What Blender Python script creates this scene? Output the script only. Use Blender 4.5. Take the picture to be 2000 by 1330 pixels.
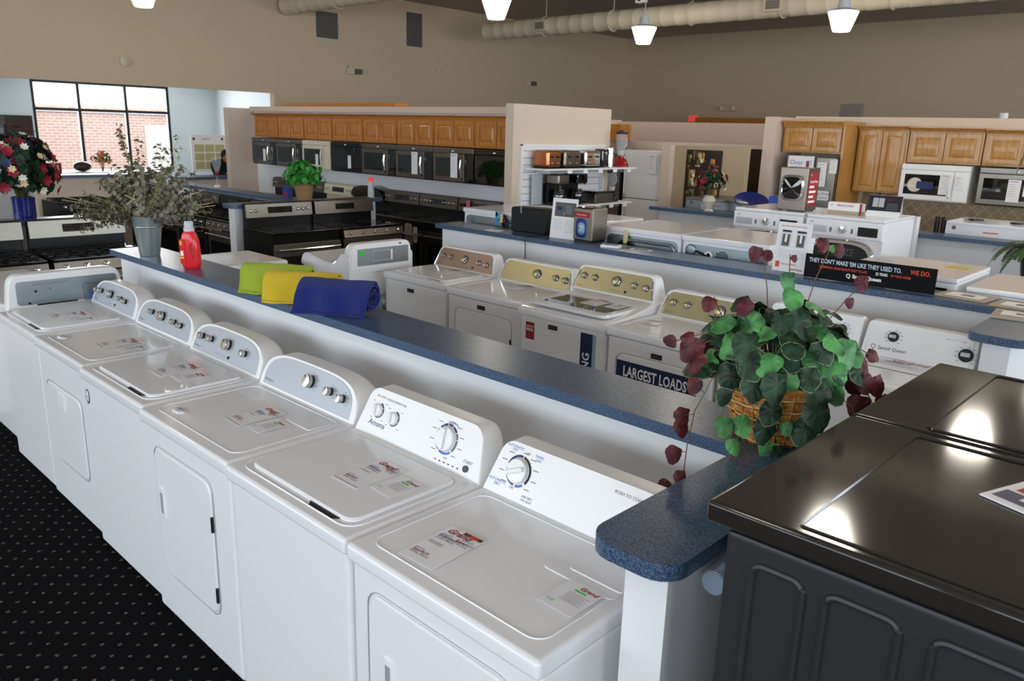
import bpy, bmesh, math, random
from mathutils import Vector, Matrix
S = bpy.context.scene
for o in list(bpy.data.objects): bpy.data.objects.remove(o)
COL = S.collection
PI = math.pi
random.seed(7)
# ---------------------------------------------------------------- camera
def make_camera():
    yaw, pit, rol = math.radians(43.390), math.radians(14.855), math.radians(1.666)
    f = Vector((-math.sin(yaw)*math.cos(pit), math.cos(yaw)*math.cos(pit), -math.sin(pit)))
    r = Vector((math.cos(yaw), math.sin(yaw), 0)); u = r.cross(f)
    r2 = r*math.cos(rol)+u*math.sin(rol); u2 = u*math.cos(rol)-r*math.sin(rol)
    cd = bpy.data.cameras.new('camera'); co = bpy.data.objects.new('camera', cd); COL.objects.link(co)
    m = Matrix((r2, u2, -f)).transposed().to_4x4(); m.translation = Vector((2.3919, -1.1355, 2.0303))
    co.matrix_world = m
    cd.sensor_width = 23.6; cd.lens = 1545.46/2000*23.6; cd.clip_start = .05; cd.clip_end = 200
    cd.dof.use_dof = True; cd.dof.focus_distance = 3.0; cd.dof.aperture_fstop = 4.5
    S.camera = co
make_camera()
# ---------------------------------------------------------------- world and light
W = bpy.data.worlds.new('world'); S.world = W; W.use_nodes = True
wn = W.node_tree.nodes['Background']; wn.inputs[0].default_value = (.86, .93, 1, 1); wn.inputs[1].default_value = 3.6
S.view_settings.view_transform = 'Standard'; S.view_settings.look = 'None'
S.view_settings.exposure = 0.0; S.view_settings.gamma = 1; S.view_settings.use_curve_mapping = False
def area(name, loc, rot, sx, sy, power, col):
    d = bpy.data.lights.new(name, 'AREA'); d.shape = 'RECTANGLE'; d.size = sx; d.size_y = sy; d.energy = power; d.color = col
    o = bpy.data.objects.new(name, d); COL.objects.link(o); o.location = loc; o.rotation_euler = rot
    return o
# daylight coming in through the glazed shop front behind the camera and through the office window
for i, x in enumerate((-9.0, -5.0, -1.0, 3.0, 7.0)):
    area('daylight', (x, -7.6, 2.35), (PI/2, 0, 0), 3.6, 1.9, 92, (.80, .90, 1))
for i, y in enumerate((-4.0, .5, 5.0, 9.5, 14.0)):
    area('daylight_side', (10.4, y, 2.2), (PI/2, 0, PI/2), 3.8, 2.2, 150, (.80, .90, 1))
area('daylight_office', (-17.5, 5.9, 1.85), (PI/2, 0, -PI/2), 2.8, 1.8, 330, (.95, .97, 1))
LAMP_E = 27.0
# ---------------------------------------------------------------- materials
def lin(c): return tuple((v/12.92 if v <= .04045 else ((v+.055)/1.055)**2.4) for v in c)
def hexc(h): return lin(tuple(int(h[i:i+2], 16)/255 for i in (0, 2, 4)))
MATS = {}
def mat(name, col, rough=.5, metal=0, coat=0, spec=.5, bump=0, bscale=50, var=0, vscale=8, trans=0, emit=0, ecol=None, sheen=0, alpha=1, ior=1.45):
    m = bpy.data.materials.new(name); m.use_nodes = True; nt = m.node_tree; b = nt.nodes['Principled BSDF']
    c = hexc(col) if isinstance(col, str) else col
    b.inputs['Base Color'].default_value = (*c, 1); b.inputs['Roughness'].default_value = rough; b.inputs['Metallic'].default_value = metal
    b.inputs['Coat Weight'].default_value = coat; b.inputs['Coat Roughness'].default_value = .03; b.inputs['Specular IOR Level'].default_value = spec
    b.inputs['Transmission Weight'].default_value = trans; b.inputs['Sheen Weight'].default_value = sheen; b.inputs['Alpha'].default_value = alpha
    b.inputs['IOR'].default_value = ior
    if emit: b.inputs['Emission Strength'].default_value = emit; b.inputs['Emission Color'].default_value = (*(ecol or c), 1)
    tc = nt.nodes.new('ShaderNodeTexCoord')
    if var:
        n = nt.nodes.new('ShaderNodeTexNoise'); n.inputs['Scale'].default_value = vscale; n.inputs['Detail'].default_value = 4
        nt.links.new(tc.outputs['Object'], n.inputs['Vector'])
        r = nt.nodes.new('ShaderNodeMapRange'); r.inputs['To Min'].default_value = 1-var; r.inputs['To Max'].default_value = 1+var
        nt.links.new(n.outputs['Fac'], r.inputs['Value'])
        x = nt.nodes.new('ShaderNodeVectorMath'); x.operation = 'SCALE'; x.inputs[0].default_value = c
        nt.links.new(r.outputs['Result'], x.inputs['Scale']); nt.links.new(x.outputs['Vector'], b.inputs['Base Color'])
    if bump:
        n = nt.nodes.new('ShaderNodeTexNoise'); n.inputs['Scale'].default_value = bscale; n.inputs['Detail'].default_value = 5
        nt.links.new(tc.outputs['Object'], n.inputs['Vector'])
        q = nt.nodes.new('ShaderNodeBump'); q.inputs['Strength'].default_value = bump; q.inputs['Distance'].default_value = .01
        nt.links.new(n.outputs['Fac'], q.inputs['Height']); nt.links.new(q.outputs['Normal'], b.inputs['Normal'])
    MATS[name] = m
    return m
def ramp2(name, c1, c2, p1, p2, scale, rough, kind='noise', stretch=(1, 1, 1), coat=0, spec=.5, detail=2, metal=0):
    m = mat(name, c1, rough, coat=coat, spec=spec, metal=metal); nt = m.node_tree; b = nt.nodes['Principled BSDF']
    tc = nt.nodes.new('ShaderNodeTexCoord'); mp = nt.nodes.new('ShaderNodeMapping'); mp.inputs['Scale'].default_value = stretch
    nt.links.new(tc.outputs['Object'], mp.inputs['Vector'])
    n = nt.nodes.new('ShaderNodeTexNoise'); n.inputs['Scale'].default_value = scale; n.inputs['Detail'].default_value = detail
    nt.links.new(mp.outputs['Vector'], n.inputs['Vector'])
    r = nt.nodes.new('ShaderNodeValToRGB'); e = r.color_ramp.elements
    e[0].position = p1; e[1].position = p2; e[0].color = (*hexc(c1), 1); e[1].color = (*hexc(c2), 1)
    nt.links.new(n.outputs['Fac'], r.inputs['Fac']); nt.links.new(r.outputs['Color'], b.inputs['Base Color'])
    return m
mat('enamel', 'f1f2f6', .16, coat=.3)
mat('enamel_panel', 'f1f2f5', .32, coat=.15)
mat('plastic_white', 'f2f3f4', .3)
mat('wall_white', 'e9ebee', .75, bump=.03, bscale=60)
mat('wall_cream', 'd8c8b6', .8, bump=.03, bscale=60)
mat('wall_pink', 'd9c6b8', .8, bump=.03)
mat('wall_tan', 'cdbaa0', .85, bump=.03, bscale=30)
mat('wall_office', 'dfe5e6', .8)
mat('wall_khaki', 'b3a285', .8)
mat('ceiling', 'b5aaa0', .9)
mat('duct', 'cdc2ab', .6)
mat('trim_dark', '17181a', .4)
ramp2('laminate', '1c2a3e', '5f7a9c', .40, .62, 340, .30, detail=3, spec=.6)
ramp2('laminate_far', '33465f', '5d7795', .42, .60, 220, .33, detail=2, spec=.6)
ramp2('steel', '827f76', '928f84', .3, .7, 14, .34, stretch=(1, 60, 60), metal=1)
ramp2('steel_dark', '7d746c', '8b8279', .3, .7, 14, .3, stretch=(1, 60, 60), metal=1)
ramp2('gold', 'b3a980', 'c8be92', .3, .7, 10, .32, stretch=(1, 60, 60), metal=.8)
ramp2('rose_gold', 'a98f7a', 'b89e88', .3, .7, 10, .38, stretch=(1, 60, 60), metal=.7)
mat('silver', 'b9bec6', .42, metal=.35)
mat('chrome', 'e2e2e2', .08, metal=1)
mat('knob_silver', 'c9c6c0', .22, metal=.9)
mat('black', '0b0b0c', .3)
mat('black_gloss', '060607', .05, coat=.6)
mat('black_matte', '141415', .7); mat('sign_black', '070709', .6, spec=.2); mat('ink_pale', 'c4d2e2', .5)
mat('glass_dark', '10100f', .04, coat=.8)
mat('graphite', '292623', .09, coat=.12, spec=.5)
mat('graphite_side', '2a2b2e', .42, bump=.02, bscale=400)
mat('bisque', 'd9cfba', .3, coat=.3)
mat('galv', '98a3a8', .36, metal=.85, var=.15, vscale=12)
mat('galv_vase', 'a9b4b5', .33, metal=.9, var=.1, vscale=5)
mat('paper', 'f0f0f2', .6)
mat('paper_gloss', 'f2f2f8', .3, coat=.2)
mat('plastic_clear', 'ffffff', .12, alpha=.10)
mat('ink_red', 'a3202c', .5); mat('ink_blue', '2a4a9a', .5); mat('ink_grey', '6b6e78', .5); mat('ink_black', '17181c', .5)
mat('ink_navy', '1b2260', .4); mat('ink_orange', 'd8482a', .5); mat('ink_white', 'f4f4f4', .5); mat('ink_lightblue', '5a78c8', .5)
mat('ink_yellow', 'd8c030', .5); mat('ink_green', '38d038', .5)
mat('navy_panel', '17224a', .25); mat('aqua_strip', '8fb9c9', .3)
mat('brown_photo', '6b3a1e', .4, var=.8, vscale=60)
ramp2('oak', 'b06a28', 'd08a3e', .35, .7, 9, .35, stretch=(6, 6, .7), coat=.25, detail=5)
ramp2('maple', 'b07c3c', 'c69450', .35, .7, 7, .35, stretch=(5, 5, .7), coat=.25, detail=5)
mat('towel_blue', '14267c', .95, bump=1, bscale=260, sheen=.12, var=.12, vscale=60)
mat('towel_yellow', 'f2d02c', .95, bump=1, bscale=260, sheen=.1, var=.08, vscale=60)
mat('towel_green', 'b5cc38', .95, bump=1, bscale=260, sheen=.1, var=.08, vscale=60)
mat('bottle_red', 'e0202c', .25, coat=.2); mat('cap_grey', 'c7cbd2', .35)
ramp2('wicker', 'a8662a', 'd89c4c', .35, .65, 40, .5, coat=.1)
mat('wicker_pale', 'dcb878', .5)
mat('moss', '7a5f44', .95, bump=1, bscale=100, var=.5, vscale=60)
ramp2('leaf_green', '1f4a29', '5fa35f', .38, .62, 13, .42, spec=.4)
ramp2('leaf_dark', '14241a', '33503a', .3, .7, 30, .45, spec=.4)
ramp2('leaf_burgundy', '3a1820', '6d3038', .3, .7, 30, .5, spec=.4)
mat('leaf_edge', '9fb27c', .5)
mat('stem', '6b6a3a', .6); mat('stem_brown', '6a4a34', .6)
ramp2('eucalyptus', '5c5c50', '97927f', .3, .7, 18, .7)
mat('dried_olive', '6a6a38', .8); mat('dried_cream', 'b8ad86', .8); mat('dried_mauve', '6e5348', .8)
mat('ivy', '2f8a2c', .4, var=.3, vscale=15); mat('fern', '3d6b34', .6, var=.2, vscale=20)
mat('petal_red', '8e1630', .6); mat('petal_white', 'efe8dc', .6); mat('petal_blue', '20305e', .6); mat('petal_cream', 'd9c49a', .6); mat('petal_orange', 'e07848', .6); mat('petal_pink', 'd85a80', .6)
mat('ceramic_blue', '14206a', .12, coat=.8); mat('ceramic_white', 'e6e0d2', .2, coat=.5)
mat('basket_tan', '9a7c56', .8, bump=.8, bscale=80)
mat('red_gloss', '8e1014', .1, coat=.6); mat('copper', 'b87a54', .2, metal=1)
mat('glass', 'ffffff', .02, trans=1, ior=1.3)
mat('glass_thin', 'dfe8ee', .03, alpha=.12)
mat('lid_glass', '3c4846', .05, coat=.9)
mat('lamp_glow', 'fff0d8', .5, emit=LAMP_E, ecol=(1, .91, .78))
mat('sign_red', 'd03a30', .5, emit=.8)
mat('hose_grey', '8a98ac', .5); mat('skin', 'b07a58', .5); mat('hair', '14100e', .7); mat('shirt_black', '101112', .9)
mat('brown_dark', '2a1f19', .35, coat=.3); mat('blue_plate', '10206a', .2, coat=.4); mat('blue_box', '2c54b0', .4)
mat('screen', '050506', .06, coat=1)
mat('board_yellow', 'b9b684', .5); mat('asphalt', '9a9a98', .9)
mat('cardboard', 'b3a48f', .7)
mat('vent_grey', '5f5a55', .6)
mat('lint_blue', '2c6cc8', .4); mat('tape_blue', '2aa4dc', .5); mat('tape_cream', 'd9d2a0', .6)
# carpet: dark pile woven with staggered tan flecks
def carpet():
    m = mat('carpet', '121218', 1, spec=.1, bump=.5, bscale=300); nt = m.node_tree; L = nt.links; b = nt.nodes['Principled BSDF']
    tc = nt.nodes.new('ShaderNodeTexCoord'); facs = []
    for off in ((0, 0, 0), (.5, .5, 0)):
        mp = nt.nodes.new('ShaderNodeMapping'); mp.inputs['Scale'].default_value = (1/.1, 1/.1, 0); mp.inputs['Location'].default_value = off
        mp.inputs['Rotation'].default_value = (0, 0, .0)
        L.new(tc.outputs['Object'], mp.inputs['Vector'])
        fr = nt.nodes.new('ShaderNodeVectorMath'); fr.operation = 'FRACTION'; L.new(mp.outputs['Vector'], fr.inputs[0])
        sb = nt.nodes.new('ShaderNodeVectorMath'); sb.operation = 'SUBTRACT'; L.new(fr.outputs[0], sb.inputs[0]); sb.inputs[1].default_value = (.5, .5, 0)
        ln = nt.nodes.new('ShaderNodeVectorMath'); ln.operation = 'LENGTH'; L.new(sb.outputs[0], ln.inputs[0])
        lt = nt.nodes.new('ShaderNodeMath'); lt.operation = 'LESS_THAN'; L.new(ln.outputs['Value'], lt.inputs[0]); lt.inputs[1].default_value = .085
        facs.append(lt)
    mx = nt.nodes.new('ShaderNodeMath'); mx.operation = 'MAXIMUM'; L.new(facs[0].outputs[0], mx.inputs[0]); L.new(facs[1].outputs[0], mx.inputs[1])
    n = nt.nodes.new('ShaderNodeTexNoise'); n.inputs['Scale'].default_value = 220; L.new(tc.outputs['Object'], n.inputs['Vector'])
    g = nt.nodes.new('ShaderNodeMath'); g.operation = 'GREATER_THAN'; g.inputs[1].default_value = .5; L.new(n.outputs['Fac'], g.inputs[0])
    mu = nt.nodes.new('ShaderNodeMath'); mu.operation = 'MULTIPLY'; L.new(mx.outputs[0], mu.inputs[0]); L.new(g.outputs[0], mu.inputs[1])
    mc = nt.nodes.new('ShaderNodeMix'); mc.data_type = 'RGBA'; L.new(mu.outputs[0], mc.inputs[0])
    mc.inputs[6].default_value = (*hexc('0b0b10'), 1); mc.inputs[7].default_value = (*hexc('857a68'), 1)
    L.new(mc.outputs[2], b.inputs['Base Color'])
carpet()
def brickmat(name, c1, c2, mortar, sc, bw, bh, ms, rot=0, plane='yz', rough=.8):
    m = mat(name, c1, rough); nt = m.node_tree; L = nt.links; b = nt.nodes['Principled BSDF']
    tc = nt.nodes.new('ShaderNodeTexCoord'); sp = nt.nodes.new('ShaderNodeSeparateXYZ'); cb = nt.nodes.new('ShaderNodeCombineXYZ')
    L.new(tc.outputs['Object'], sp.inputs[0]); L.new(sp.outputs['Y' if plane == 'yz' else 'X'], cb.inputs[0]); L.new(sp.outputs['Z'], cb.inputs[1])
    mp = nt.nodes.new('ShaderNodeMapping'); mp.inputs['Rotation'].default_value = (0, 0, rot); L.new(cb.outputs[0], mp.inputs[0])
    t = nt.nodes.new('ShaderNodeTexBrick'); t.inputs['Scale'].default_value = sc; t.inputs['Brick Width'].default_value = bw; t.inputs['Row Height'].default_value = bh
    t.inputs['Mortar Size'].default_value = ms; t.inputs['Color1'].default_value = (*hexc(c1), 1); t.inputs['Color2'].default_value = (*hexc(c2), 1); t.inputs['Mortar'].default_value = (*hexc(mortar), 1)
    if rot: t.offset = 0
    L.new(mp.outputs[0], t.inputs['Vector']); L.new(t.outputs['Color'], b.inputs['Base Color'])
brickmat('brick', 'c08066', 'cd9478', 'dcc6b6', 1, .24, .085, .012)
brickmat('tile', '8a7a60', '9a8a6e', 'b3a78e', 1, .1, .1, .004, rot=PI/4, plane='xz', rough=.35)
# ---------------------------------------------------------------- mesh helper
class MB:
    def __init__(s): s.bm = bmesh.new(); s.m = []
    def mi(s, m):
        if m is None: return 0
        if m not in s.m: s.m.append(m)
        return s.m.index(m)
    def box(s, x0, x1, y0, y1, z0, z1, b=0, seg=2, m=None, M=None):
        i = s.mi(m); r = bmesh.ops.create_cube(s.bm, size=1)
        vs = r['verts']
        for v in vs: v.co = Vector(((x0+x1)/2+v.co.x*(x1-x0), (y0+y1)/2+v.co.y*(y1-y0), (z0+z1)/2+v.co.z*(z1-z0)))
        fs = set(f for v in vs for f in v.link_faces)
        for f in fs: f.material_index = i
        if b:
            es = list(set(e for v in vs for e in v.link_edges))
            q = bmesh.ops.bevel(s.bm, geom=es, offset=b, segments=seg, profile=.5, affect='EDGES')
            vs = list(set(vs) | set(q['verts'])); vs = [v for v in vs if v.is_valid]
            for f in q['faces']: f.material_index = i
        if M:
            for v in set(vs): v.co = M @ v.co
        return s
    def faces(s, pts, fs, m=None):
        i = s.mi(m); vs = [s.bm.verts.new(p) for p in pts]
        for f in fs:
            try: q = s.bm.faces.new([vs[k] for k in f]); q.material_index = i
            except ValueError: pass
        return vs
    def loft(s, secs, m=None, cap0=True, cap1=True, closed=True):
        i = s.mi(m); R = [[s.bm.verts.new(p) for p in sec] for sec in secs]; n = len(secs[0])
        for a, b in zip(R, R[1:]):
            for k in range(n if closed else n-1):
                try: q = s.bm.faces.new((a[k], a[(k+1) % n], b[(k+1) % n], b[k])); q.material_index = i
                except ValueError: pass
        for c, r in ((cap0, R[0]), (cap1, R[-1])):
            if c:
                try: q = s.bm.faces.new(r if r is R[-1] else r[::-1]); q.material_index = i
                except ValueError: pass
        return s
    def lathe(s, prof, c=(0, 0, 0), ax=(0, 0, 1), seg=24, m=None, cap0=True, cap1=True):
        ax = Vector(ax).normalized(); t = Vector((1, 0, 0)) if abs(ax.x) < .9 else Vector((0, 1, 0)); u = ax.cross(t).normalized(); v = ax.cross(u); c = Vector(c)
        return s.loft([[c+ax*h+(u*math.cos(2*PI*k/seg)+v*math.sin(2*PI*k/seg))*max(r, 1e-5) for k in range(seg)] for r, h in prof], m, cap0, cap1)
    def cyl(s, c, r, h, ax=(0, 0, 1), seg=20, m=None, r2=None): return s.lathe([(r, 0), (r if r2 is None else r2, h)], c, ax, seg, m)
    def tube(s, pts, r, seg=8, m=None, r1=None):
        pts = [Vector(p) for p in pts]; secs = []; n = len(pts)
        for k, p in enumerate(pts):
            d = (pts[min(k+1, n-1)]-pts[max(k-1, 0)]).normalized(); t = Vector((0, 0, 1)) if abs(d.z) < .9 else Vector((1, 0, 0))
            u = d.cross(t).normalized(); v = d.cross(u); rr = r if r1 is None else r+(r1-r)*k/(n-1)
            secs.append([p+(u*math.cos(2*PI*j/seg)+v*math.sin(2*PI*j/seg))*rr for j in range(seg)])
        return s.loft(secs, m)
    def sphere(s, c, r, m=None, sc=(1, 1, 1), seg=16):
        pr = [(r*math.sin(PI*k/8), -r*math.cos(PI*k/8)) for k in range(9)]; c = Vector(c)
        return s.loft([[c+Vector((q*math.cos(2*PI*j/seg)*sc[0], q*math.sin(2*PI*j/seg)*sc[1], h*sc[2])) for j in range(seg)] for q, h in pr], m)
    def plate(s, outline, o, xd, yd, t, m=None, b=0):
        """outline (x,y) list extruded by t along xd x yd, optional chamfer b"""
        o = Vector(o); xd = Vector(xd); yd = Vector(yd); n = xd.cross(yd).normalized()
        cx = sum(p[0] for p in outline)/len(outline); cy = sum(p[1] for p in outline)/len(outline)
        wx = max(p[0] for p in outline)-min(p[0] for p in outline); wy = max(p[1] for p in outline)-min(p[1] for p in outline)
        def ring(ins, h): return [o+xd*(cx+(x-cx)*(1-2*ins/wx))+yd*(cy+(y-cy)*(1-2*ins/wy))+n*h for x, y in outline]
        return s.loft([ring(0, 0), ring(0, t-b), ring(b, t)] if b else [ring(0, 0), ring(0, t)], m)
    def text(s, body, size, o, xd, yd, m=None, align='LEFT', sx=1, bold=0, ext=.0004, shear=0):
        cu = bpy.data.curves.new('t', 'FONT'); cu.body = body; cu.size = size; cu.align_x = align; cu.extrude = 0; cu.offset = bold; cu.resolution_u = 2; cu.shear = shear
        ob = bpy.data.objects.new('t', cu); me = ob.to_mesh()
        i = s.mi(m); o = Vector(o); xd = Vector(xd).normalized(); yd = Vector(yd).normalized(); n = xd.cross(yd)
        vs = [s.bm.verts.new(o+xd*v.co.x*sx+yd*v.co.y+n*ext) for v in me.vertices]
        for p in me.polygons:
            try: q = s.bm.faces.new([vs[k] for k in p.vertices]); q.material_index = i
            except ValueError: pass
        ob.to_mesh_clear(); bpy.data.objects.remove(ob); bpy.data.curves.remove(cu)
        return s
    def rect(s, x0, x1, y0, y1, o, xd, yd, m=None, h=.0003):
        o = Vector(o); xd = Vector(xd).normalized(); yd = Vector(yd).normalized(); n = xd.cross(yd)*h
        s.faces([o+xd*x0+yd*y0+n, o+xd*x1+yd*y0+n, o+xd*x1+yd*y1+n, o+xd*x0+yd*y1+n], [(0, 1, 2, 3)], m); return s
    def obj(s, name, m, parent=None, sharp=35, recalc=True):
        if recalc: bmesh.ops.recalc_face_normals(s.bm, faces=s.bm.faces)
        for f in s.bm.faces: f.smooth = True
        a = math.radians(sharp)
        for e in s.bm.edges:
            if len(e.link_faces) == 2 and e.calc_face_angle(0) > a: e.smooth = False
        me = bpy.data.meshes.new(name); s.bm.to_mesh(me); s.bm.free()
        for q in (s.m if s.m else [m]): me.materials.append(MATS[q or m])
        o = bpy.data.objects.new(name, me); COL.objects.link(o)
        if recalc and len(me.polygons) < 4000: wnm = o.modifiers.new('weighted_normals', 'WEIGHTED_NORMAL'); wnm.keep_sharp = True
        if parent: o.parent = parent
        return o
def rrect(x0, x1, y0, y1, r, n=5):
    r = [r]*4 if not isinstance(r, (list, tuple)) else r      # bl, br, tr, tl
    out = []
    for (cx, cy, a0), q in zip(((x0, y0, PI), (x1, y0, 1.5*PI), (x1, y1, 0), (x0, y1, .5*PI)), r):
        sx = 1 if cx == x0 else -1; sy = 1 if cy == y0 else -1
        c = (cx+sx*q, cy+sy*q)
        for k in range(n+1): a = a0+PI/2*k/n; out.append((c[0]+q*math.cos(a), c[1]+q*math.sin(a)))
    return out
def rpoly(pts, rad, n=6):
    out = []; N = len(pts)
    for i, p in enumerate(pts):
        p = Vector(p); a = (Vector(pts[i-1])-p).normalized(); b = (Vector(pts[(i+1) % N])-p).normalized(); r = rad[i]
        if r <= 0: out.append(tuple(p)); continue
        for k in range(n+1):
            t = k/n; q = (p+a*r)*(1-t)**2+p*2*t*(1-t)+(p+b*r)*t*t; out.append(tuple(q))
    return out
def thing(name, label, cat, loc=(0, 0, 0), rz=0, group=None):
    o = bpy.data.objects.new(name, None); COL.objects.link(o); o.location = loc; o.rotation_euler = (0, 0, rz); o.empty_display_size = .1
    o['label'] = label; o['category'] = cat
    if group: o['group'] = group
    return o
def tag(o, label, cat, group=None):
    o['label'] = label; o['category'] = cat
    if group: o['group'] = group
    return o
def struct(name, mb, m):
    o = mb.obj(name, m); o['kind'] = 'structure'; return o
def dup(o, parent=None):
    c = o.copy(); COL.objects.link(c)
    if parent: c.parent = parent
    for ch in o.children: dup(ch, c)
    return c
X, Y, Z = Vector((1, 0, 0)), Vector((0, 1, 0)), Vector((0, 0, 1))
# ---------------------------------------------------------------- room shell
def shell():
    struct('floor', MB().box(-30, 10, -9, 19, -.1, 0), 'carpet')
    struct('ceiling', MB().box(-12.1, 10, -7.2, 18.8, 4.66, 4.8), 'ceiling')
    struct('wall_back', MB().box(-12.2, 10, 18.6, 18.8, 0, 4.66), 'wall_tan')
    b = MB(); b.box(9.8, 10, -7.2, 18.6, 3.3, 4.66); b.box(9.8, 10, -7.2, 18.6, 0, 1.1)
    for y0, y1 in ((-7.2, -5.9), (-2.1, -1.4), (2.4, 3.1), (6.9, 7.6), (11.4, 12.1), (15.9, 18.6)): b.box(9.8, 10, y0, y1, 1.1, 3.3)
    struct('wall_right', b, 'wall_tan')
    for i, y0 in enumerate((-5.9, -1.4, 3.1, 7.6, 12.1)):
        b = MB()
        for y in (y0, y0+1.87, y0+3.74): b.box(9.86, 9.94, y, y+.06, 1.1, 3.3)
        for z in (1.1, 2.5, 3.24): b.box(9.87, 9.93, y0, y0+3.8, z, z+.06)
        struct('window_%d' % (i+7), b, 'trim_dark')
    b = MB(); b.box(-12.15, -12, -7.2, 18.6, 2.6, 4.66); b.box(-12.15, -12, 7.2, 18.6, 0, 2.6); b.box(-12.15, -12, -7.2, -1, 0, 2.6)
    struct('wall_left', b, 'wall_tan')
    # shop front with glazing behind the camera
    b = MB(); b.box(-12, 10, -7.2, -7, 3.25, 4.66); b.box(-12, 10, -7.2, -7, 0, 1.25)
    for x in (-12, -7.15, -3.15, .85, 4.85, 8.9): b.box(x, x+(.3 if x > -12 else 1.1), -7.2, -7, 1.25, 3.25)
    b.box(9.2, 10, -7.2, -7, 1.25, 3.25)
    struct('wall_front', b, 'wall_tan')
    xs = [(-10.9, -7.15), (-6.85, -3.15), (-2.85, .85), (1.15, 4.85), (5.15, 8.9)]
    for i, (a, c) in enumerate(xs):
        b = MB()
        for x in (a, (a+c)/2-.03, c-.06): b.box(x, x+.06, -7.15, -7.05, 1.25, 3.25)
        for z in (1.25, 2.5, 3.19): b.box(a, c, -7.14, -7.06, z, z+.06)
        struct('window_%d' % (i+2), b, 'trim_dark')
    # office behind the left wall
    struct('ceiling_office', MB().box(-17.2, -12.15, -1.2, 8.6, 3.0, 3.1), 'wall_office')
    b = MB(); b.box(-17.2, -17, -1.2, 4.42, 0, 3); b.box(-17.2, -17, 7.34, 8.6, 0, 3); b.box(-17.2, -17, 4.42, 7.34, 0, .85); b.box(-17.2, -17, 4.42, 7.34, 2.8, 3)
    struct('wall_office', b, 'wall_office')
    struct('wall_office_end', MB().box(-17, -12.15, 8.44, 8.6, 0, 3), 'wall_office')
    struct('wall_office_side', MB().box(-17, -12.15, -1.2, -1, 0, 3), 'wall_office')
    b = MB()
    for y in (4.42, 5.32, 6.32, 7.28): b.box(-17.1, -17.02, y, y+.06, .85, 2.8)
    for z in (.85, 2.17, 2.74): b.box(-17.09, -17.03, 4.42, 7.34, z, z+.06)
    w = struct('window_1', b, 'trim_dark')
    g = MB().box(-17.065, -17.06, 4.46, 7.3, .9, 2.76).obj('pane', 'glass_thin', w)
    # neighbouring building seen through it
    r = thing('brick_building', 'red brick building with a pale band seen outside the office window', 'building', (-24.2, 8, 0))
    MB().box(-3, 0, -6, 8, 0, 2.2).obj('wall', 'brick', r); MB().box(-3, .08, -6, 8, 2.2, 2.27).obj('ledge', 'ink_white', r)
    MB().box(-3, -.4, -6, 8, 2.27, 2.42).obj('parapet', 'brick', r)
    MB().box(.0, .05, 1.62, 2.5, -.2, 1.86).obj('window', 'ceramic_white', r)
    # half-height display walls
    struct('wall_half_front_row', MB().box(-3.33, 1.50, .94, 1.06, 0, 1.12), 'wall_white')
    struct('wall_half_end', MB().box(1.50, 1.61, .20, 1.06, 0, 1.12), 'wall_white')
    struct('wall_half_second_row', MB().box(-3.28, 1.62, 3.86, 4.0, 0, 1.12), 'wall_white')
    struct('wall_half_second_end', MB().box(1.50, 1.62, 3.1, 3.86, 0, 1.12), 'wall_white')
    struct('wall_half_left_ranges', MB().box(-5.55, -5.42, -3, 1.74, 0, 1.12), 'wall_cream')
    struct('wall_half_island', MB().box(-6.0, -5.86, 3.1, 5.0, 0, 1.12), 'wall_white')
    struct('wall_half_long', MB().box(-9.3, -6.0, 3.98, 4.10, 0, 1.12), 'wall_white')
    struct('wall_half_far_left', MB().box(-10.35, -10.2, 2.4, 3.75, 0, 1.2), 'wall_cream')
    struct('wall_half_rear', MB().box(-3.2, 3, 7.4, 7.52, 0, 1.12), 'wall_white')
    # tall display walls
    b = MB(); b.box(-10.58, -4.0, 6.0, 6.12, 0, 2.30); struct('wall_oven_display', b, 'wall_white')
    struct('wall_oven_display_end', MB().box(-10.72, -10.58, 5.5, 6.12, 0, 2.27), 'wall_pink')
    struct('trim_1', MB().box(-10.58, -4.05, 5.9, 6.0, 2.22, 2.30), 'wall_cream')
    struct('wall_partition', MB().box(-4.0, -3.88, 5.42, 7.2, 0, 2.32), 'wall_cream')
    struct('wall_kitchen', MB().box(-2.66, 3.2, 9.8, 9.92, 0, 2.33), 'wall_cream')
    struct('wall_kitchen_wing', MB().box(-2.68, -2.52, 8.95, 9.8, 0, 2.30), 'wall_pink')
    struct('wall_backsplash', MB().box(-1.6, 3.2, 9.78, 9.8, .92, 1.9), 'tile')
    struct('wall_mid', MB().box(-6.3, -3.3, 10.6, 10.72, 0, 2.24), 'wall_pink')
    struct('wall_mid_wing', MB().box(-6.42, -6.3, 9.2, 10.72, 0, 2.26), 'wall_pink')
    struct('wall_low', MB().box(-5.6, -2.7, 9.3, 9.42, 0, 1.93), 'wall_pink')
    struct('wall_khaki', MB().box(-3.74, -2.66, 8.5, 8.6, 0, 1.90), 'wall_khaki')
    struct('wall_khaki_end', MB().box(-3.88, -3.74, 8.4, 9.3, 0, 1.90), 'wall_pink')
shell()
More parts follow.
